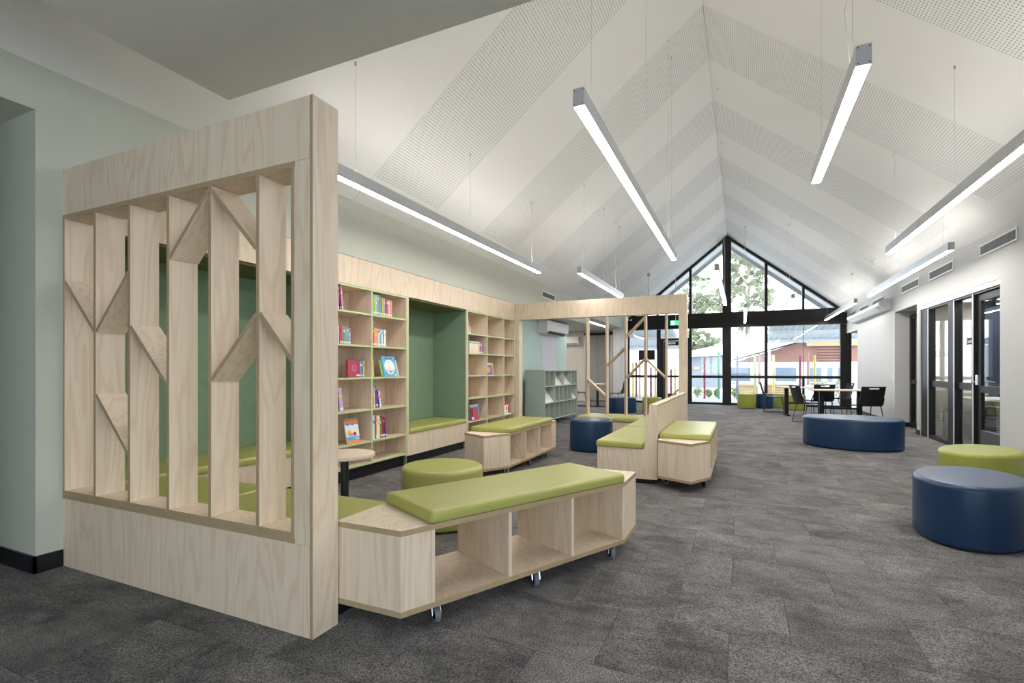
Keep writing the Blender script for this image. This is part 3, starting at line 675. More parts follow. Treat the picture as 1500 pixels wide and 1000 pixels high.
for lab, x, ya, yb, cbl in (
        ('long linear pendant light hanging above the bookcases', -2.88, 2.95, 7.35, 0.93),
        ('long linear pendant light left of the ceiling ridge, over the angled storage bench', -0.845, 2.77, 7.25, 0.86),
        ('short steep-looking linear pendant light right of the ceiling ridge', 0.55, 2.98, 4.72, 0.25),
        ('linear pendant light over the oval green ottoman', 1.75, 3.55, 8.03, 0.94),
        ('linear pendant light along the white wall above the glazed partition', 2.41, 8.08, 12.6, 0.9),
        ('linear pendant light over the far timber screen, partly hidden by its header', -2.31, 7.6, 10.75, 0.8),
        ('linear pendant light nearest the wall heater', 2.36, 13.65, 18.1, 0.1),
        ('linear pendant light under the ridge before the glazed gable', -0.345, 8.25, 12.9, 0.8),
        ('linear pendant light in front of the right gable pane', 1.0, 12.2, 14.2, 0.5),
        ('linear pendant light ending at the black window beam', 0.10, 13.65, 18.0, 0.5)):
    pendant(lab, x, ya, yb, 2.70, cbl)
t = thing('recessed_light', 'linear fill light added to the ceiling of the small room behind the fixed glass panels', 'ceiling light', (3.4, 8.9, 2.58))  # added lamp, brightens the room behind the glass panes
MB().box(3.34, 3.46, 7.4, 10.4, 2.583, 2.599).build('housing', 'aluminium', t); MB().box(3.35, 3.45, 7.42, 10.38, 2.58, 2.5825).build('diffuser', 'lamp', t)
t = thing('recessed_light', 'linear ceiling light in the flat recess beyond the far screen', 'ceiling light', (-4.1, 14.7, 2.60))
MB().box(-4.16, -4.04, 13.4, 16.6, 2.603, 2.6205).build('housing', 'aluminium', t); MB().box(-4.15, -4.05, 13.42, 16.58, 2.60, 2.6025).build('diffuser', 'lamp', t)
t = thing('recessed_light', 'unseen linear fill light added above the beige far wall recess', 'ceiling light', (-6.4, 15.7, 2.60))  # lamp out of view, added to lift the dark recess
MB().box(-6.46, -6.34, 13.8, 17.6, 2.603, 2.6205).build('housing', 'aluminium', t); MB().box(-6.45, -6.35, 13.82, 17.58, 2.60, 2.6025).build('diffuser', 'lamp', t)
t = thing('pendant_light', 'linear pendant light inside the small room behind the glass door', 'pendant light', (4.0, 10.2, 2.3))
MB().box(3.93, 4.07, 9.2, 11.2, 2.304, 2.38).build('housing', 'aluminium', t); MB().box(3.94, 4.06, 9.2, 11.2, 2.30, 2.3035).build('diffuser', 'lamp', t)
for y in (9.4, 11.0): MB().tube([(4.0, y, 2.38), (4.0, y, 2.6)], 0.003, 5).build('wire', 'cap_grey', t)

# ------------------------------------------------------------------ grilles, heater, air conditioners, signs
def grille(label, X, sgn, y0, y1, z0, z1):
    t = thing('air_grille', label, 'vent', (X, (y0 + y1) / 2, z0)); f_ = 0.022
    a, b = (X - 0.012, X - 0.0005) if sgn < 0 else (X + 0.0005, X + 0.012)
    MB().box(a, b, y0, y1, z0, z0 + f_).box(a, b, y0, y1, z1 - f_, z1).box(a, b, y0, y0 + f_, z0 + f_, z1 - f_).box(a, b, y1 - f_, y1, z0 + f_, z1 - f_).build('frame', 'white_plastic', t)
    MB().box((a + b) / 2 - 0.001, (a + b) / 2 + 0.002, y0 + f_, y1 - f_, z0 + f_, z1 - f_).build('mesh_backing', 'vent_dark', t)
    s = MB(); n = int((y1 - y0) / 0.03)
    for i in range(n):
        y = y0 + f_ + (y1 - y0 - 2 * f_) * (i + 0.5) / n
        s.box(a, a + 0.005, y - 0.003, y + 0.003, z0 + f_, z1 - f_)
    o = s.build('blade', 'cap_grey', t); o['kind'] = 'stuff'
for lab, ya, yb in (('white louvred wall grille right of the partition door head', 7.83, 8.85), ('white louvred wall grille above the first fixed glass panel', 9.78, 10.87), ('white louvred wall grille above the narrow white pier', 11.41, 12.53),
                    ('white louvred wall grille above the heater end cap', 13.9, 15.0), ('white louvred wall grille above the middle of the heater', 15.4, 16.4), ('white louvred wall grille close to the black beam', 17.0, 18.0)):
    grille(lab, XR, -1, ya, yb, 2.715, 2.872)
grille('small white wall grille on the pale green upper wall', XL, 1, 9.8, 10.6, 2.70, 2.84)
t = thing('wall_heater', 'long white radiant heater mounted high on the right wall', 'heater', (XR - 0.1, 15.2, 2.5))
MB().prism([(XR - 0.001, 2.50), (XR - 0.12, 2.50), (XR - 0.22, 2.60), (XR - 0.22, 2.66), (XR - 0.10, 2.72), (XR - 0.001, 2.72)], 13.33, 16.9, 'y').build('body', 'white_plastic', t)
for y in (13.30, 16.9): MB().prism([(XR - 0.001, 2.49), (XR - 0.12, 2.49), (XR - 0.23, 2.60), (XR - 0.23, 2.67), (XR - 0.10, 2.73), (XR - 0.001, 2.73)], y, y + 0.03, 'y').build('end_cap', 'aluminium', t)
MB().prism([(XR - 0.13, 2.502), (XR - 0.215, 2.588), (XR - 0.219, 2.584), (XR - 0.134, 2.498)], 13.5, 16.8, 'y').build('reflector', 'aluminium', t)
def aircon(label, parts, base):
    t = thing('air_conditioner', label, 'air conditioner', base); return t
t = aircon('white split air conditioner on the mint and lilac wall', None, (-4.3, 11.2, 2.08))
MB().prism([(-4.399, 2.06), (-4.25, 2.06), (-4.17, 2.12), (-4.15, 2.36), (-4.399, 2.36)], 11.15, 12.75, 'y').build('body', 'white_plastic', t)
MB().prism([(-4.245, 2.058), (-4.175, 2.112), (-4.168, 2.106), (-4.238, 2.052)], 11.35, 12.55, 'y').build('louvre', 'vent_dark', t)
t = aircon('white split air conditioner on the beige far wall', None, (-6.0, YF - 0.1, 2.1))
MB().box(-6.55, -5.55, YF - 0.20, YF - 0.001, 2.12, 2.42).build('body', 'white_plastic', t); MB().box(-6.5, -5.6, YF - 0.205, YF - 0.2, 2.13, 2.17).build('louvre', 'vent_dark', t)
t = thing('folding_partition', 'grey felt folding partition closing the far recess', 'partition', (-4.8, YF - 0.1, 0))
for k in range(2):
    MB().box(-5.30 + k * 0.47, -4.84 + k * 0.47, YF - 0.10, YF - 0.04, 0.05, 2.45).build('leaf', 'felt_grey', t)
for x in (-5.36, -4.366): MB().box(x, x + 0.05, YF - 0.11, YF - 0.03, 0.0, 2.5).build('frame_post', 'aluminium', t)
MB().box(-5.36, -4.31, YF - 0.11, YF - 0.03, 2.452, 2.55).build('track', 'black_frame', t)
for k in range(3): MB().box(-4.305 + k * 0.055, -4.255 + k * 0.055, YF - 0.30, YF - 0.05, 0.03, 2.45).build('stacked_leaf', 'felt_grey' if k % 2 else 'aluminium', t)
MB().box(-4.13, -4.06, YF - 0.2, YF - 0.02, 0, 2.55).build('black_post', 'black_frame', t)
t = thing('display_screen', 'black flat screen hung before the far window sidelight', 'screen', (-3.07, YF - 0.1, 1.53))
MB().box(-3.355, -2.785, YF - 0.10, YF - 0.06, 1.525, 1.88).build('panel', 'screen_black', t)
MB().box(-3.1, -3.04, YF - 0.06, YF - 0.015, 1.6, 1.8).build('bracket', 'black_frame', t)
MB().box(-3.09, -3.05, YF - 0.015, YF - 0.001, 0.98, 2.60).build('mount_pole', 'black_frame', t)
t = thing('exit_sign', 'green and white running figure exit sign hung by the far beam', 'exit sign', (-1.96, 17.0, 2.62))
MB().box(-2.10, -1.76, 16.98, 17.01, 2.62, 2.77).build('panel', 'exit_green', t)
MB().box(-2.06, -1.97, 16.974, 16.98, 2.635, 2.755).build('pictogram_door', 'exit_white', t)
g = MB()
g.prism(ellipse(-1.99, 2.735, 0.010, 0.010, 0, 10), 16.970, 16.974, 'y')
for pts in (((-2.005, 2.72), (-2.025, 2.685)), ((-2.025, 2.685), (-2.005, 2.665)), ((-2.005, 2.665), (-2.012, 2.645)), ((-2.025, 2.685), (-2.045, 2.66)), ((-2.008, 2.712), (-1.985, 2.70)), ((-2.008, 2.712), (-2.035, 2.712))):
    board(g, pts[0], pts[1], 0.009, 16.970, 16.974)
g.m = [0] * len(g.m); g.build('running_figure', 'exit_green', t)
MB().tube([(-1.93, 16.995, 2.77), (-1.93, 16.995, zc(-1.93))], 0.008, 8).build('stem', 'white_plastic', t)
t = thing('room_sign', 'small navy room sign with pale lettering stuck on the glass panel', 'sign', (XG, 9.4, 1.4))
MB().box(XG + 0.038, XG + 0.0445, 9.215, 9.50, 1.555, 1.655).build('plate', 'wall_navy', t)
MB().prism(ellipse(9.468, 1.622, 0.02, 0.018, 0, 14), XG + 0.036, XG + 0.038, 'x').build('orange_dot', 'cover_orange', t)
MB().prism(ellipse(9.468, 1.585, 0.02, 0.014, 0, 14), XG + 0.036, XG + 0.038, 'x').build('green_dot', 'cover_green', t)
lt_ = MB()
for y in (9.43, 9.40, 9.375, 9.35, 9.325, 9.295, 9.27, 9.245): lt_.box(XG + 0.036, XG + 0.038, y - 0.008, y + 0.008, 1.585, 1.585 + random.choice((0.03, 0.042)))
o = lt_.build('lettering', 'table_white', t)
t = thing('light_switch', 'small white switch plate on the right wall by the door recess', 'switch', (XR, 13.2, 1.0))
MB().box(XR - 0.008, XR - 0.0005, 13.12, 13.20, 0.97, 1.09).build('plate', 'white_plastic', t); MB().box(XR - 0.011, XR - 0.008, 13.145, 13.175, 1.01, 1.05).build('rocker', 'table_white', t)
t = thing('sensor_pole', 'slim white drop pole hanging from the left ceiling slope near the gable', 'pole', (-2.47, 15.1, 2.9))
MB().tube([(-2.47, 15.1, 2.86), (-2.47, 15.1, zc(-2.47) - 0.03)], 0.028, 10).build('tube', 'white_plastic', t); MB().tube([(-2.47, 15.1, zc(-2.47) - 0.13), (-2.47, 15.1, zc(-2.47) - 0.04)], 0.045, 12).build('cap', 'cap_grey', t)
MB().box(-2.53, -2.41, 15.04, 15.16, 2.80, 2.86).build('sensor_head', 'white_plastic', t)

# ------------------------------------------------------------------ chairs and tables
def make_chair():
    t = thing('sled_chair', 'black sled chair', 'chair', (0, 0, 0))
    s = MB(); nx, ny = 8, 8; top = []; bot = []
    for j in range(ny + 1):
        for i in range(nx + 1):
            a, b = i / nx * 2 - 1, j / ny * 2 - 1
            x = a * 0.225 * (1 - 0.08 * max(0, b)); y = b * 0.22 + 0.0
            z = 0.455 + 0.012 * a * a - 0.018 * (1 - b * b) - 0.03 * max(0, b - 0.5) ** 2 * 4
            top.append((x, y, z)); bot.append((x, y, z - 0.014))
    n = (nx + 1) * (ny + 1); F = []
    for j in range(ny):
        for i in range(nx):
            q = (j * (nx + 1) + i, j * (nx + 1) + i + 1, (j + 1) * (nx + 1) + i + 1, (j + 1) * (nx + 1) + i); F.append(q); F.append(tuple(n + k for k in q[::-1]))
    rim = [i for i in range(nx + 1)] + [(j + 1) * (nx + 1) + nx for j in range(ny)] + [ny * (nx + 1) + i for i in range(nx - 1, -1, -1)] + [j * (nx + 1) for j in range(ny - 1, 0, -1)]
    for k in range(len(rim)): a, b = rim[k], rim[(k + 1) % len(rim)]; F.append((b, a, n + a, n + b))
    s.add(top + bot, F, 0); smooth_by_angle(s.build('seat', 'black_plastic', t))
    # backrest: curved panel with a hand slot near the top
    def backpt(a, v):  # a -1..1 across, v 0..1 up
        return Vector((a * (0.215 + 0.015 * v), -0.235 - 0.10 * v - 0.03 * (1 - a * a), 0.44 + 0.40 * v))
    b = MB()
    us = [-1, -0.75, -0.42, -0.2, 0, 0.2, 0.42, 0.75, 1]; vs = [0.0, 0.2, 0.42, 0.62, 0.80, 0.86, 0.94, 1.0]
    V = []
    for v_ in vs:
        for u_ in us:
            p = backpt(u_, v_); V += [p, p + Vector((0, -0.014, 0))]
    W_ = len(us); F = []
    def idx(i, j, k): return (j * W_ + i) * 2 + k
    solid = {(i, j) for i in range(W_ - 1) for j in range(len(vs) - 1) if not (2 <= i <= 5 and j == 5)}
    for i, j in solid:
        F.append((idx(i, j, 0), idx(i, j + 1, 0), idx(i + 1, j + 1, 0), idx(i + 1, j, 0)))
        F.append((idx(i, j, 1), idx(i + 1, j, 1), idx(i + 1, j + 1, 1), idx(i, j + 1, 1)))
        for di, dj, e in ((0, -1, ((i, j), (i + 1, j))), (0, 1, ((i + 1, j + 1), (i, j + 1))), (-1, 0, ((i, j + 1), (i, j))), (1, 0, ((i + 1, j), (i + 1, j + 1)))):
            if (i + di, j + dj) not in solid: F.append((idx(*e[0], 0), idx(*e[1], 0), idx(*e[1], 1), idx(*e[0], 1)))
    b.add(V, F, 0); smooth_by_angle(b.build('backrest', 'black_plastic', t))
    for sx in (-1, 1):
        x = sx * 0.235
        MB().tube([(x * 0.92, 0.16, 0.435), (x, 0.19, 0.40), (x * 1.05, 0.25, 0.04), (x * 1.05, 0.24, 0.012), (x * 1.05, 0.2, 0.009), (x * 1.05, -0.22, 0.009), (x * 1.05, -0.26, 0.012), (x * 1.05, -0.27, 0.04), (x, -0.17, 0.40), (x * 0.92, -0.14, 0.435)], 0.0085, 8).build('leg', 'black_frame', t, True)
        MB().tube([(x * 0.95, -0.16, 0.43), (x * 1.02, -0.22, 0.47), (x * 0.95, -0.29, 0.60)], 0.011, 8).build('back_support', 'black_frame', t, True)
    MB().tube([(-0.216, 0.15, 0.432), (0.216, 0.15, 0.432)], 0.008, 8).tube([(-0.216, -0.14, 0.432), (0.216, -0.14, 0.432)], 0.008, 8).build('cross_bar', 'black_frame', t)
    return t
chairs = [('black sled chair standing side-on before the navy drum stool', 0.83, 15.75, -pi / 2), ('black sled chair with its back to the open carpet at the near table', 1.40, 13.05, -1.20),
          ('black sled chair tucked between the two tables', 1.70, 14.15, 0.25), ('black sled chair behind the far table by the window', 2.25, 15.5, 1.0),
          ('black sled chair pulled up to the near table beside the white wall', 2.36, 12.75, 0.30),
          ('navy sled chair at the table beyond the far screen, on its right', -3.62, 15.75, pi / 2), ('dark sled chair at the table beyond the far screen, half hidden by the shelf unit', -4.75, 15.9, -pi / 2)]
ch0 = make_chair()
for i, (lab, x, y, rz) in enumerate(chairs):
    c = ch0 if i == 0 else copy_tree(ch0)
    c.location = (x, y, 0); c.rotation_euler = (0, 0, rz); c['label'] = lab; c['group'] = 'black sled chairs'
    if '_abs' in c: del c['_abs']
def table(label, cx, cy, w, d, rz):
    t = thing('table', label, 'table', (cx, cy, 0), rz, None, False)
    smooth_by_angle(MB().rprism(fillet(rect(-w / 2, w / 2, -d / 2, d / 2), 0.05), 0.715, 0.74, 0.003, 0.003, 1).build('table_top', 'table_white', t))
    e = MB().prism(fillet(rect(-w / 2 - 0.002, w / 2 + 0.002, -d / 2 - 0.002, d / 2 + 0.002), 0.05), 0.717, 0.737).build('edge_band', 'timber_out', t)
    for x in (-w * 0.32, w * 0.32):
        MB().box(x - 0.045, x + 0.045, -0.045, 0.045, 0.03, 0.714).build('leg', 'black_frame', t)
        MB().box(x - 0.04, x + 0.04, -d * 0.42, d * 0.42, 0.0, 0.029).build('foot', 'black_frame', t)
    MB().box(-w * 0.32, w * 0.32, -0.02, 0.02, 0.3, 0.34).build('stretcher', 'black_frame', t)
table('white table with timber edge and black legs, close to the white wall', 2.02, 13.35, 1.15, 0.62, 0.1)
table('white table with timber edge and black legs, close to the window stools', 1.45, 14.95, 1.2, 0.65, 0.1)
t = thing('table', 'round wooden topped table with black pedestal beyond the far screen', 'table', (-4.2, 15.85, 0))
smooth_by_angle(MB().rprism(ellipse(-4.2, 15.85, 0.33, 0.33, 0, 40), 0.71, 0.735, 0.003, 0.003, 1).build('table_top', PE, t))
MB().tube([(-4.2, 15.85, 0.02), (-4.2, 15.85, 0.709)], 0.04, 12).build('pedestal', 'black_frame', t); MB().prism(ellipse(-4.2, 15.85, 0.26, 0.26, 0, 30), 0, 0.02).build('foot_plate', 'black_frame', t)
t = thing('table', 'plain white table in the small room behind the glass', 'table', (3.75, 10.7, 0))
MB().box(3.3, 4.3, 10.2, 11.2, 0.70, 0.73).build('table_top', 'table_white', t); MB().tube([(3.8, 10.7, 0.02), (3.8, 10.7, 0.70)], 0.03, 10).build('pedestal', 'chrome', t); MB().prism(ellipse(3.8, 10.7, 0.25, 0.25, 0, 24), 0, 0.02).build('foot_plate', 'chrome', t)

# ------------------------------------------------------------------ books
PAGES = 'pages'
def stand_book(y, z, th, h, d, col, lean, label, group):
    """spine faces +x; y is the lower near edge; lean tips the top towards -y (radians)"""
    xf = XL - 0.03 - random.uniform(0.0, 0.012); mb = MB(); c = 0.0025
    mb.box(-d, 0, 0, c, 0, h, 0); mb.box(-d, 0, th - c, th, 0, h, 0); mb.box(-0.0025, 0, c, th - c, 0, h, 0)
    mb.box(-d + 0.003, -0.0026, c, th - c, 0.003, h - 0.003, 1)
    o = mb.build('book', ['cover_' + col, 'pages']); o.location = (xf, y, z + 0.0005 + (0 if lean <= 0 else 0)); o.rotation_euler = (lean, 0, 0)
    tag(o, label, 'book', group)
    band = random.choice(('white', 'yellow', 'cream', 'skyblue', 'red'))
    if band != col and th > 0.012:
        zz_ = h * random.uniform(0.55, 0.8); b = MB().box(-0.0004, 0.0006, 0.002, th - 0.002, zz_, zz_ + h * 0.12).build('spine_label', 'cover_' + band); b.parent = o
    if th > 0.012:
        b = MB().box(-0.0004, 0.0006, 0.002, th - 0.002, h * 0.06, h * 0.16).build('call_tag', 'cover_white'); b.parent = o
    return o
def row(y, z, items, where, group):
    nm = [c.replace('skyblue', 'sky blue') for _, _, c, _ in items]; prev = None; labs = []
    for i, c in enumerate(nm):
        if nm.count(c) == 1: labs.append('%s book standing on %s' % (c, where))
        else:
            a = nm[i - 1] if i else None; b = nm[i + 1] if i + 1 < len(nm) else None
            if a and b: labs.append('%s book between %s and %s ones on %s' % (c, a, b, where))
            else: labs.append('%s book at the end of the row on %s' % (c, where))
    for i, (th, h, col, lean) in enumerate(items):
        if prev:
            y0_, th0, h0, l0 = prev
            zm_ = min(h * cos(lean), h0 * cos(l0)); y = y0_ + th0 / cos(l0) + max(0.0, zm_ * (math.tan(lean) - math.tan(l0))) + 0.0012
        else: y += h * sin(lean)
        stand_book(y, z, th, h, 0.19, col, lean, labs[i], group); prev = (y, th, h, lean)
def face_book(yc, z, w, h, th, col, lean, label, group, art=None, xo=0.0):
    """cover faces +x and tips back"""
    mb = MB().box(-th, 0, -w / 2, w / 2, 0, h, 0).box(-th + 0.002, -0.002, w / 2 - 0.0005, w / 2 + 0.0006, 0.003, h - 0.003, 1)
    o = mb.build('book', ['cover_' + col, 'pages']); o.location = (XL - 0.05 + xo, yc, z + 0.0008 + th * sin(lean)); o.rotation_euler = (0, -lean, 0); tag(o, label, 'book', group)
    for nm, c2, poly in art or []:
        p = MB().prism(poly, 0.0, 0.0012, 'x').build(nm, 'cover_' + c2); p.parent = o
    return o
zt = [z + 0.02 for z in SH]
G = 'picture books in the two-bay bookcase'
row(3.885, zt[5], [(0.018, 0.22, 'skyblue', 0), (0.02, 0.23, 'olive', 0), (0.016, 0.2, 'white', 0), (0.02, 0.22, 'navy', 0), (0.024, 0.235, 'skyblue', 0), (0.020, 0.235, 'olive', 0), (0.022, 0.235, 'pink', 0), (0.016, 0.225, 'black', 0.04), (0.020, 0.25, 'pink', 0.09)], 'the top shelf next the screen', G)
row(3.885, zt[4], [(0.02, 0.2, 'red', 0), (0.02, 0.22, 'lime', 0), (0.02, 0.21, 'navy', 0), (0.03, 0.235, 'red', 0), (0.018, 0.21, 'green', 0), (0.018, 0.20, 'yellow', 0), (0.018, 0.19, 'white', 0), (0.034, 0.195, 'magenta', 0.02), (0.014, 0.19, 'lilac', 0.02), (0.022, 0.175, 'green', 0), (0.016, 0.175, 'olive', 0), (0.016, 0.17, 'grey', 0), (0.018, 0.17, 'teal', 0), (0.018, 0.17, 'skyblue', 0), (0.018, 0.17, 'pink', 0)], 'the second shelf next the screen', G)
row(3.885, zt[3], [(0.018, 0.16, 'green', 0), (0.018, 0.155, 'red', 0), (0.02, 0.16, 'cream', 0.05), (0.012, 0.165, 'pink', 0.10), (0.014, 0.165, 'blue', 0.16), (0.014, 0.165, 'yellow', 0.18)], 'the middle shelf next the screen', G)
row(3.885, zt[2], [(0.03, 0.26, 'navy', 0), (0.03, 0.26, 'grey', 0), (0.035, 0.26, 'black', 0), (0.026, 0.255, 'green', 0.06), (0.05, 0.25, 'lilac', 0.13)], 'the fourth shelf next the screen', G)
row(4.345, zt[3], [(0.03, 0.185, 'skyblue', 0), (0.02, 0.19, 'blue', 0), (0.016, 0.185, 'yellow', 0)], 'the middle shelf beside the rose pink cover', G)
E_ = lambda cy, cz, a, b: ellipse(cy, cz, a, b, 0, 28)
face_book(4.245, zt[3], 0.19, 0.185, 0.028, 'crimson', 0.05, 'rose pink book facing out with a pale round emblem on its cover', G, [('emblem', 'pink', E_(0, 0.10, 0.036, 0.036)), ('emblem_centre', 'crimson', E_(0, 0.10, 0.029, 0.029)), ('bar_code', 'white', [(0.03, 0.012), (0.085, 0.012), (0.085, 0.03), (0.03, 0.03)])], 0.03)
face_book(4.235, zt[1], 0.20, 0.25, 0.012, 'white', 0.20, 'white and orange picture book facing out on the fifth shelf', G,
          [('title_band', 'orange', [(-0.1, 0.215), (0.1, 0.215), (0.1, 0.25), (-0.1, 0.25)]), ('wavy_band', 'blue', [(-0.1, 0.205), (-0.06, 0.195), (-0.02, 0.205), (0.02, 0.195), (0.06, 0.205), (0.1, 0.198), (0.1, 0.2145), (-0.1, 0.2145)]),
           ('sky_panel', 'skyblue', [(-0.1, 0.034), (0.1, 0.034), (0.1, 0.075), (-0.1, 0.075)]), ('base_band', 'orange', [(-0.1, 0), (0.1, 0), (0.1, 0.033), (-0.1, 0.033)]),
           ('yellow_shape', 'yellow', E_(-0.045, 0.12, 0.03, 0.022)), ('red_shape', 'red', E_(0.03, 0.10, 0.026, 0.02)), ('orange_shape', 'salmon', E_(-0.035, 0.098, 0.04, 0.014)), ('bar_code', 'cream', [(0.03, 0.04), (0.085, 0.04), (0.085, 0.062), (0.03, 0.062)])], 0.035)
for k, c in enumerate(('red', 'skyblue', 'yellow')):
    face_book(4.252 + 0.012 * k, zt[1], 0.20, 0.255 + 0.004 * k, 0.012, c, 0.20, c.replace('skyblue', 'sky blue') + ' picture book leaning behind the white and orange one', G, None, 0.020 - 0.0145 * k)
it = []
for k in range(12): it.append((0.0125, 0.232, ('grey', 'cream', 'teal', 'grey', 'lime', 'green', 'cream', 'skyblue', 'grey', 'teal', 'olive', 'grey')[k], 0))
it += [(0.016, 0.22, 'skyblue', 0), (0.02, 0.215, 'navy', 0), (0.016, 0.215, 'yellow', 0), (0.014, 0.21, 'orange', 0), (0.022, 0.21, 'skyblue', 0), (0.024, 0.205, 'crimson', 0), (0.02, 0.205, 'magenta', 0)] + [(0.0135, 0.20, ('lilac', 'salmon', 'yellow', 'orange', 'lilac', 'pink')[k], 0) for k in range(6)]
row(4.522, zt[5], it, 'the top shelf by the green alcove', G)
row(4.522, zt[4], [(0.014, 0.24, 'lime', 0), (0.014, 0.215, 'green', 0), (0.012, 0.205, 'white', 0), (0.016, 0.2, 'crimson', 0), (0.045, 0.205, 'salmon', 0), (0.012, 0.21, 'pink', 0), (0.026, 0.195, 'cream', 0), (0.014, 0.19, 'yellow', 0)] + [(0.022, 0.195, c, 0) for c in ('skyblue', 'white', 'blue', 'white', 'cream')], 'the second shelf by the green alcove', G)
row(4.522, zt[3], [(0.014, 0.215, 'red', 0), (0.012, 0.2, 'white', 0), (0.014, 0.18, 'yellow', 0), (0.012, 0.18, 'cream', 0.04)], 'the middle shelf by the green alcove', G)
row(4.522, zt[2], [(0.014, 0.27, 'lilac', 0), (0.022, 0.25, 'orange', 0.03), (0.018, 0.24, 'salmon', 0.06), (0.014, 0.245, 'cream', 0.08), (0.034, 0.25, 'purple', 0.14), (0.014, 0.22, 'blue', 0.17), (0.022, 0.19, 'white', 0.18), (0.012, 0.19, 'orange', 0.18)], 'the fourth shelf by the green alcove', G)
row(4.522, zt[1], [(0.025, 0.27, 'white', 0), (0.025, 0.27, 'cream', 0), (0.02, 0.27, 'white', 0), (0.012, 0.265, 'blue', 0), (0.014, 0.265, 'orange', 0), (0.02, 0.26, 'white', 0), (0.034, 0.265, 'white', 0.02), (0.022, 0.24, 'green', 0.06), (0.026, 0.255, 'red', 0.09), (0.026, 0.24, 'navy', 0.11), (0.02, 0.235, 'crimson', 0.12)], 'the fifth shelf by the green alcove', G)
face_book(4.87, zt[3], 0.25, 0.245, 0.012, 'skyblue', 0.24, 'large sky blue picture book facing out with a white oval on its cover', G,
          [('cover_oval', 'white', E_(0.0, 0.115, 0.095, 0.09)), ('title_band', 'navy', [(-0.07, 0.217), (0.07, 0.217), (0.07, 0.226), (-0.07, 0.226)]), ('dark_mark', 'black', E_(0, 0.178, 0.010, 0.010))] +
          [('small_shape', c, E_(-0.05 + 0.05 * k, 0.058 + 0.006 * (k % 2 == 0), 0.018, 0.018)) for k, c in enumerate(('orange', 'navy', 'salmon'))] + [('bar_code', 'white', [(0.07, 0.01), (0.10, 0.01), (0.10, 0.03), (0.07, 0.03)])], 0.035)
face_book(4.83, zt[3], 0.22, 0.20, 0.010, 'lime', 0.24, 'pale lime book leaning behind the sky blue one', G, None, 0.018)
face_book(4.95, zt[3], 0.22, 0.205, 0.010, 'cream', 0.24, 'cream book leaning behind the sky blue one', G, None, 0.004)
z2 = [z + 0.02 for z in SH2]; G2 = 'books in the three-bay bookcase'
row(6.697, z2[5], [(0.022, 0.20, 'white', 0), (0.02, 0.20, 'grey', 0), (0.016, 0.19, 'white', 0)] + [(0.018, 0.115, c, 0) for c in ('cream', 'pink', 'grey', 'cream', 'lilac')], 'the top shelf in the emptier bookcase', G2)
face_book(6.93, z2[4], 0.30, 0.185, 0.02, 'cream', 0.08, 'beige square book facing out on the second shelf in the emptier bookcase', G2, [('title_band', 'teal', [(-0.15, 0.15), (0.15, 0.15), (0.15, 0.165), (-0.15, 0.165)]), ('small_shape', 'salmon', E_(-0.07, 0.035, 0.02, 0.015))], 0.03)
row(7.09, z2[4], [(0.022, 0.185, 'white', 0), (0.022, 0.19, 'pink', 0), (0.022, 0.19, 'red', 0), (0.02, 0.185, 'navy', 0), (0.02, 0.19, 'yellow', 0), (0.02, 0.19, 'orange', 0), (0.022, 0.195, 'blue', 0), (0.016, 0.19, 'navy', 0)], 'the second shelf in the emptier bookcase', G2)
for k, (c, w, h, lab) in enumerate((('purple', 0.22, 0.16, 'purple book facing out with a yellow disc on its cover'), ('skyblue', 0.24, 0.165, 'sky blue book behind the purple one'), ('yellow', 0.30, 0.20, 'yellow book standing tall behind the purple one'), ('navy', 0.30, 0.225, 'navy book rearmost behind the purple and yellow ones'))):
    face_book(7.46 + 0.035 * k, z2[3], w, h, 0.014, c, 0.10, lab, G2, [('yellow_disc', 'yellow', E_(-0.02, 0.08, 0.05, 0.045)), ('red_mark', 'red', [(-0.035, 0.055), (-0.01, 0.055), (0.0, 0.105), (-0.03, 0.105)])] if k == 0 else None, 0.03 - 0.02 * k)
for k, (c, w, h, lab) in enumerate((('red', 0.23, 0.20, 'red comic book facing out with dark picture panels'), ('skyblue', 0.30, 0.225, 'blue comic book behind the red one'), ('white', 0.30, 0.235, 'white comic book behind the red and blue ones'), ('crimson', 0.30, 0.245, 'crimson comic book behind the white one'), ('navy', 0.30, 0.25, 'navy comic book rearmost in its stack'))):
    face_book(6.96 + 0.03 * k, z2[1], w, h, 0.013, c, 0.10, lab, G2, [('dark_panel', 'black', [(-0.10, 0.06), (-0.06, 0.06), (-0.05, 0.18), (-0.10, 0.18)]), ('pale_panel', 'white', [(-0.11, 0.01), (-0.03, 0.01), (-0.04, 0.05), (-0.11, 0.05)])] if k == 0 else None, 0.03 - 0.02 * k)
for k, (c, w, h, lab) in enumerate((('white', 0.24, 0.16, 'white book facing out with a red corner in the narrow end bay'), ('red', 0.26, 0.205, 'red book behind the white one in the narrow end bay'), ('pink', 0.26, 0.20, 'pink book behind the red one in the narrow end bay'))):
    face_book(8.13 + 0.03 * k, z2[1], w, h, 0.014, c, 0.10, lab, G2, [('red_corner', 'red', [(0.04, 0.02), (0.115, 0.02), (0.115, 0.15), (0.07, 0.15)]), ('green_mark', 'green', E_(-0.03, 0.035, 0.02, 0.012)), ('black_mark', 'black', E_(0.0, 0.10, 0.02, 0.03))] if k == 0 else None, 0.03 - 0.02 * k)

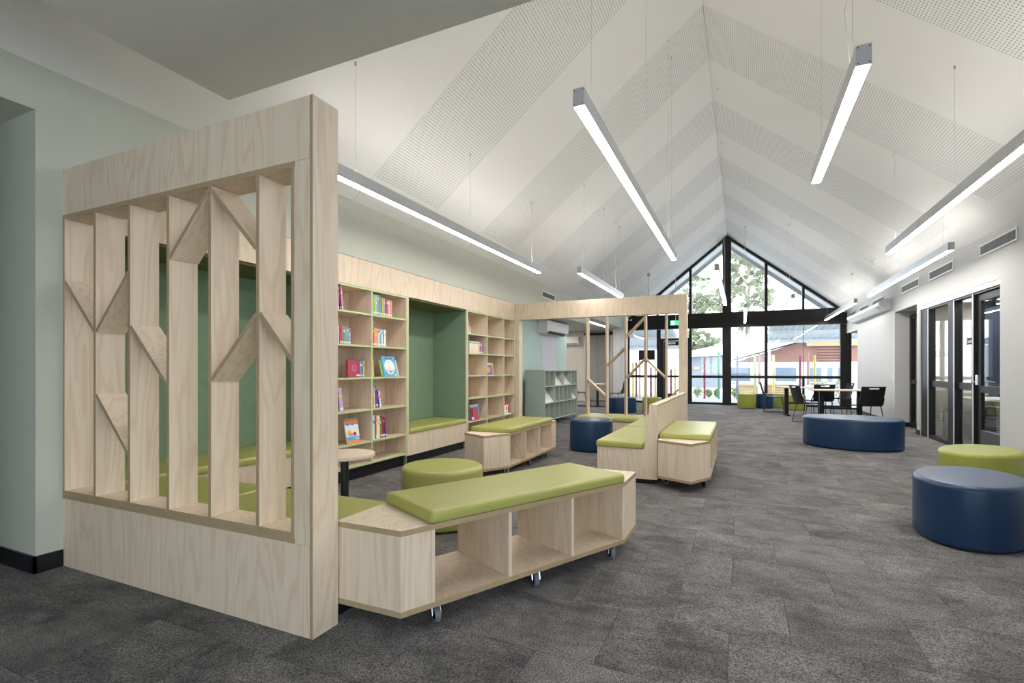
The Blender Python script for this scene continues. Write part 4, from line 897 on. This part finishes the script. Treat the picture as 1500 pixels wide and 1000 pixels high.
# ------------------------------------------------------------------ outside
def at(u, Y):     # x of a spot at depth Y that lies in picture column u of 1500
    r = (u - 750) / 738.0; dx, dy = r * cos(YAW) - sin(YAW), cos(YAW) + r * sin(YAW); return Y / dy * dx
gr = MB().box(-60, 60, YF + 0.14, 120, -0.25, -0.03).build('ground', 'paving'); skind(gr, 'pale paved ground outside the window')
ov = struct('roof_overhang', 'white eaves overhang outside the gable')
for sg in (-1, 1):
    xe = XRG + sg * 4.3
    MB().prism([(XRG, ZRG - 0.01), (xe, zc(xe) - 0.01), (xe, zc(xe) + 0.03), (XRG, ZRG + 0.03)], YF + 0.14, YF + 1.3, 'y').build('soffit_board', 'ceiling_white', ov)
    MB().prism([(XRG, ZRG - 0.16), (xe, zc(xe) - 0.16), (xe, zc(xe) + 0.03), (XRG, ZRG + 0.03)], YF + 1.3, YF + 1.36, 'y').build('bargeboard', 'wall_white', ov)
POLES = [('maroon', 1032, 1.75), ('green', 1053, 1.9), ('slate', 1080, 1.75), ('lime', 1106, 1.75), ('yellow', 1133, 1.75), ('maroon', 1172, 1.72), ('yellow', 1193.5, 1.75),
         ('yellow', 927, 1.5), ('maroon', 932, 1.5), ('yellow', 937, 1.6), ('slate', 945, 1.45), ('maroon', 953.5, 1.3), ('yellow', 960, 1.35), ('maroon', 983, 1.2), ('yellow', 989, 1.25)]
where = ['left of the green pole in the pane beside the centre post', 'in the pane left of the centre post', 'right of the black centre post', 'before the house post', 'before the white wall panel', 'before the house windows', 'before the white number board',
         'outermost behind the far screen', 'between two yellow ones behind the far screen', 'under the hanging screen', 'behind the middle fin of the far screen', 'under the right side of the hanging screen', 'beside the entry door', 'behind the entry door glass', 'next to the maroon one in the door glass']
for (c, u_, h), w_ in zip(POLES, where):
    x = at(u_, 22.5); o = smooth_by_angle(MB().tube([(0, 0, -0.03), (0, 0, h - 0.02), (0, 0, h)], [0.045, 0.045, 0.038], 14).build('painted_pole', 'paint_' + c)); o.location = (x, 22.5 + (hash(w_) % 3) * 0.0, 0)
    tag(o, '%s painted garden pole %s' % (c, w_), 'pole')
def slat_bench(label, u0, u1, Y, z1=0.52):
    xa, xb = at(u0, Y), at(u1, Y); t = thing('slatted_bench', label, 'bench', ((xa + xb) / 2, Y, -0.03))
    for k in range(5): MB().box(xa, xb, Y, Y + 0.04, 0.06 + k * 0.095, 0.145 + k * 0.095).build('slat', 'timber_out', t)
    for x in (xa - 0.08, xb - 0.0): MB().box(x, x + 0.08, Y - 0.02, Y + 0.45, -0.03, 0.48).build('leg', 'timber_out', t)
    MB().box(xa, xb, Y + 0.045, Y + 0.45, 0.40, 0.44).build('seat', 'timber_out', t)
slat_bench('slatted timber garden bench behind the green drum stool', 1081, 1107, 24.2)
slat_bench('slatted timber garden bench behind the far table', 1121, 1162, 24.6)
# verandah roofs
def verandah(label, xa, xb, ya, yb, za, zb):
    t = thing('verandah_roof', label, 'verandah', ((xa + xb) / 2, (ya + yb) / 2, za)); mb = MB(); n = int((xb - xa) / 0.05); V = []; F = []
    for i in range(n + 1):
        x = xa + (xb - xa) * i / n; dz = 0.02 * cos(i * pi / 2)
        V += [(x, ya, za + dz), (x, yb, zb + dz), (x, ya, za + dz + 0.01), (x, yb, zb + dz + 0.01)]
    for i in range(n): a = 4 * i; F += [(a, a + 1, a + 5, a + 4), (a + 2, a + 6, a + 7, a + 3), (a, a + 4, a + 6, a + 2), (a + 1, a + 3, a + 7, a + 5)]
    F += [(0, 2, 3, 1), (4 * n, 4 * n + 1, 4 * n + 3, 4 * n + 2)]
    mb.add(V, F, 0); mb.build('sheeting', 'corrugated', t)
    for k in range(3):
        y = ya + 0.3 + (yb - ya - 0.6) * k / 2; z = za + (zb - za) * (y - ya) / (yb - ya) - 0.03
        MB().box(xa, xb, y - 0.04, y + 0.04, z - 0.14, z).build('beam', 'metal_roof', t)
    for x in (xa + 0.15, xb - 0.15): MB().box(x - 0.05, x + 0.05, yb - 0.4, yb - 0.3, -0.03, zb - 0.16).build('post', 'metal_roof', t)
    MB().box(xa - 0.05, xb + 0.05, yb - 0.01, yb + 0.08, zb - 0.12, zb + 0.06).build('gutter', 'metal_roof', t)
verandah('corrugated grey verandah roof outside the right window panes', 0.98, 9.0, 19.9, 25.5, 3.0, 2.5)
verandah('corrugated grey verandah roof outside the entry door', -11.0, -2.55, 19.9, 26.0, 3.0, 2.3)
# house with brown gable
YH = 46.0; dH = YH * cos(YAW)
def zz_at(v, Y, u_=1150): x = at(u_, Y); d = -x * sin(YAW) + Y * cos(YAW); return EYE - (v - 540.5) * d / 738.0
h = thing('house', 'school building with white metal roof and brown timber gable across the garden', 'building', (at(1150, YH), YH, -0.03))
xa, xb, xp = at(1060, YH), at(1262, YH), at(1180, YH); ze, zp, zm = zz_at(530, YH), zz_at(497, YH), zz_at(530, YH)
MB().box(xa + 0.8, xb, YH + 0.6, YH + 6, -0.05, ze).build('wall', 'wall_white', h)
MB().prism([(xa + 0.8, ze), (xb, ze), (xb, zp - 0.2), (xp, zp - 0.1)], YH + 0.6, YH + 6, 'y').build('gable_wall', 'timber_brown', h)
MB().prism([(xa - 0.6, ze - 0.15), (xp, zp - 0.05), (xb + 1, zp - 0.05), (xb + 1, zp + 0.12), (xp, zp + 0.12), (xa - 0.6, ze + 0.25)], YH - 0.6, YH + 6.2, 'y').build('roof', 'metal_roof', h)
for k in range(7):
    z = ze + 0.12 + k * 0.22
    if z < zp - 0.25: MB().box(at(1198, YH), at(1234, YH), YH + 0.45, YH + 0.6, z, z + 0.1).build('batten', 'timber_brown', h)
MB().box(at(1234, YH), at(1237, YH), YH + 0.3, YH + 0.6, ze, zp - 0.1).build('gable_post', 'timber_out', h)
MB().box(at(1182, YH), xb, YH + 0.2, YH + 0.6, zp - 0.55, zp - 0.25).build('gable_fascia', 'timber_out', h)
for ua, ub in ((1070, 1100), (1136, 1168), (1187, 1205), (1213, 1222), (1228, 1248)):
    f_ = MB().box(at(ua, YH), at(ub, YH), YH + 0.52, YH + 0.62, 0.1, ze - 0.35).build('window', 'aluminium', h)
    q = MB().box(at(ua + 0.6, YH), at(ub - 0.6, YH), YH + 0.50, YH + 0.525, 0.2, ze - 0.45).build('pane', 'shade_glass', None); q.parent = f_; q.data.transform(Matrix.Translation(-h.matrix_basis.translation))
for ua in (1112, 1183): MB().box(at(ua - 1.6, YH), at(ua + 1.6, YH), YH - 0.5, YH - 0.2, -0.05, zp - 1.0).build('post', 'timber_brown', h)
b = thing('block_building', 'grey blockwork building with white roof seen left of the centre post', 'building', (at(1030, 36), 37, -0.03))
xa, xb = at(1000, 36), at(1060, 36); z_ = zz_at(522, 36, 1035)
MB().box(xa, xb, 36, 39, -0.05, z_).build('wall', 'block_grey', b); MB().prism([(xa - 1, z_ - 0.1), (xb + 0.5, z_ + 0.1), (xb + 0.5, z_ + 0.9), (xa - 1, z_ + 0.05)], 35.5, 39.4, 'y').build('roof', 'metal_roof', b)
s_ = MB().box(at(1016, 36), at(1025, 36), 35.93, 35.99, zz_at(541, 36, 1020), zz_at(537.5, 36, 1020)).build('name_board', 'timber_out', b)
# planting
def leaves(mb, c, r, n, size, rnd):
    for _ in range(n):
        while True:
            p = Vector((rnd.uniform(-1, 1), rnd.uniform(-1, 1), rnd.uniform(-1, 1)))
            if 0.25 < p.length < 1: break
        q = Vector((c[0] + p.x * r[0], c[1] + p.y * r[1], c[2] + p.z * r[2]))
        a = Vector((rnd.uniform(-1, 1), rnd.uniform(-1, 1), rnd.uniform(-1, 1))).normalized(); b_ = a.cross(Vector((rnd.uniform(-1, 1), rnd.uniform(-1, 1), 0.3))).normalized()
        L_ = size * rnd.uniform(0.6, 1.3)
        mb.add([q - a * L_, q + b_ * L_ * 0.3, q + a * L_, q - b_ * L_ * 0.3], [(0, 1, 2, 3)], 0)
def gum_tree(label, u_, Y, ztop, zlow, spread, seed, dens=1.0):
    rnd = random.Random(seed); x = at(u_, Y); t = thing('gum_tree', label, 'tree', (x, Y, -0.03))
    tr = MB(); H_ = zlow + (ztop - zlow) * 0.5
    tr.tube([(x, Y, -0.05), (x + 0.1, Y, zlow * 0.5), (x - 0.1, Y, zlow), (x + 0.1, Y, H_)], [0.32, 0.26, 0.2, 0.1], 10)
    cl_ = []
    for k in range(11):
        a = rnd.uniform(0, 2 * pi); rr = spread * rnd.uniform(0.25, 0.85); z = rnd.uniform(zlow, ztop - 0.6); e = (x + rr * cos(a), Y + rr * sin(a) * 0.7, z); cl_.append(e)
        z0 = max(zlow * 0.55, z - rnd.uniform(1.0, 2.2)); tr.tube([(x, Y, z0), (x + rr * 0.5 * cos(a), Y + rr * 0.5 * sin(a) * 0.7, (z0 + z) / 2 + 0.2), e], [0.11, 0.07, 0.03], 7)
    cl_.append((x, Y, ztop - 0.5))
    tr.build('trunk', 'bark', t, True); lv = MB()
    for e in cl_:
        for _ in range(9):
            c = (e[0] + rnd.gauss(0, 0.5) * spread * 0.5, e[1] + rnd.gauss(0, 0.5), e[2] + rnd.gauss(0, 0.55)); q = spread * rnd.uniform(0.10, 0.24); leaves(lv, c, (q, q, q * 0.7), int(210 * dens), 0.10, rnd)
    o = lv.build('foliage', 'leaf', t); o['kind'] = 'stuff'
gum_tree('tall gum tree with a dense crown right of the centre post', 1096, 56, zz_at(358, 56, 1096), zz_at(470, 56, 1096), 3.0, 5, 1.6)
gum_tree('gum tree with a sparse drooping crown left of the centre post', 1014, 62, zz_at(398, 62, 1014), zz_at(462, 62, 1014), 2.4, 8, 1.0)
gum_tree('low gum tree behind the grey block building', 1024, 42.3, zz_at(488, 42.3, 1024), zz_at(512, 42.3, 1024), 1.3, 11, 0.8)
gum_tree('slender gum tree between the window mullions', 1058, 74, zz_at(420, 74, 1058), zz_at(455, 74, 1058), 1.8, 14, 0.6)
def shrub(label, u_, Y, r, hgt, seed, mat='leaf_bright'):
    rnd = random.Random(seed); x = at(u_, Y); t = thing('shrub', label, 'shrub', (x, Y, -0.03)); st = MB()
    for k in range(5): a = k * 1.26; st.tube([(x, Y, -0.04), (x + r * 0.4 * cos(a), Y + r * 0.4 * sin(a), hgt * 0.7)], [0.015, 0.006], 5)
    st.build('stem', 'bark', t); lv = MB(); leaves(lv, (x, Y, hgt * 0.5), (r, r * 0.7, hgt * 0.5), 260, 0.05, rnd); o = lv.build('foliage', mat, t); o['kind'] = 'stuff'
for k, (u_, lab) in enumerate(((1022, 'low bright shrub beside the maroon pole'), (1038, 'low bright shrub between the maroon and green poles'), (1050, 'low bright shrub at the foot of the green pole'), (1076, 'low bright shrub at the end of the slatted bench'), (1200, 'leafy shrub behind the black chairs'), (1231, 'leafy shrub at the right jamb of the window'))):
    shrub(lab, u_, 23.3, (0.22, 0.16, 0.13, 0.2, 0.3, 0.3)[k], (0.42, 0.36, 0.4, 0.45, 0.95, 0.85)[k], 20 + k)
for o in bpy.data.objects:
    if '_abs' in o: del o['_abs']
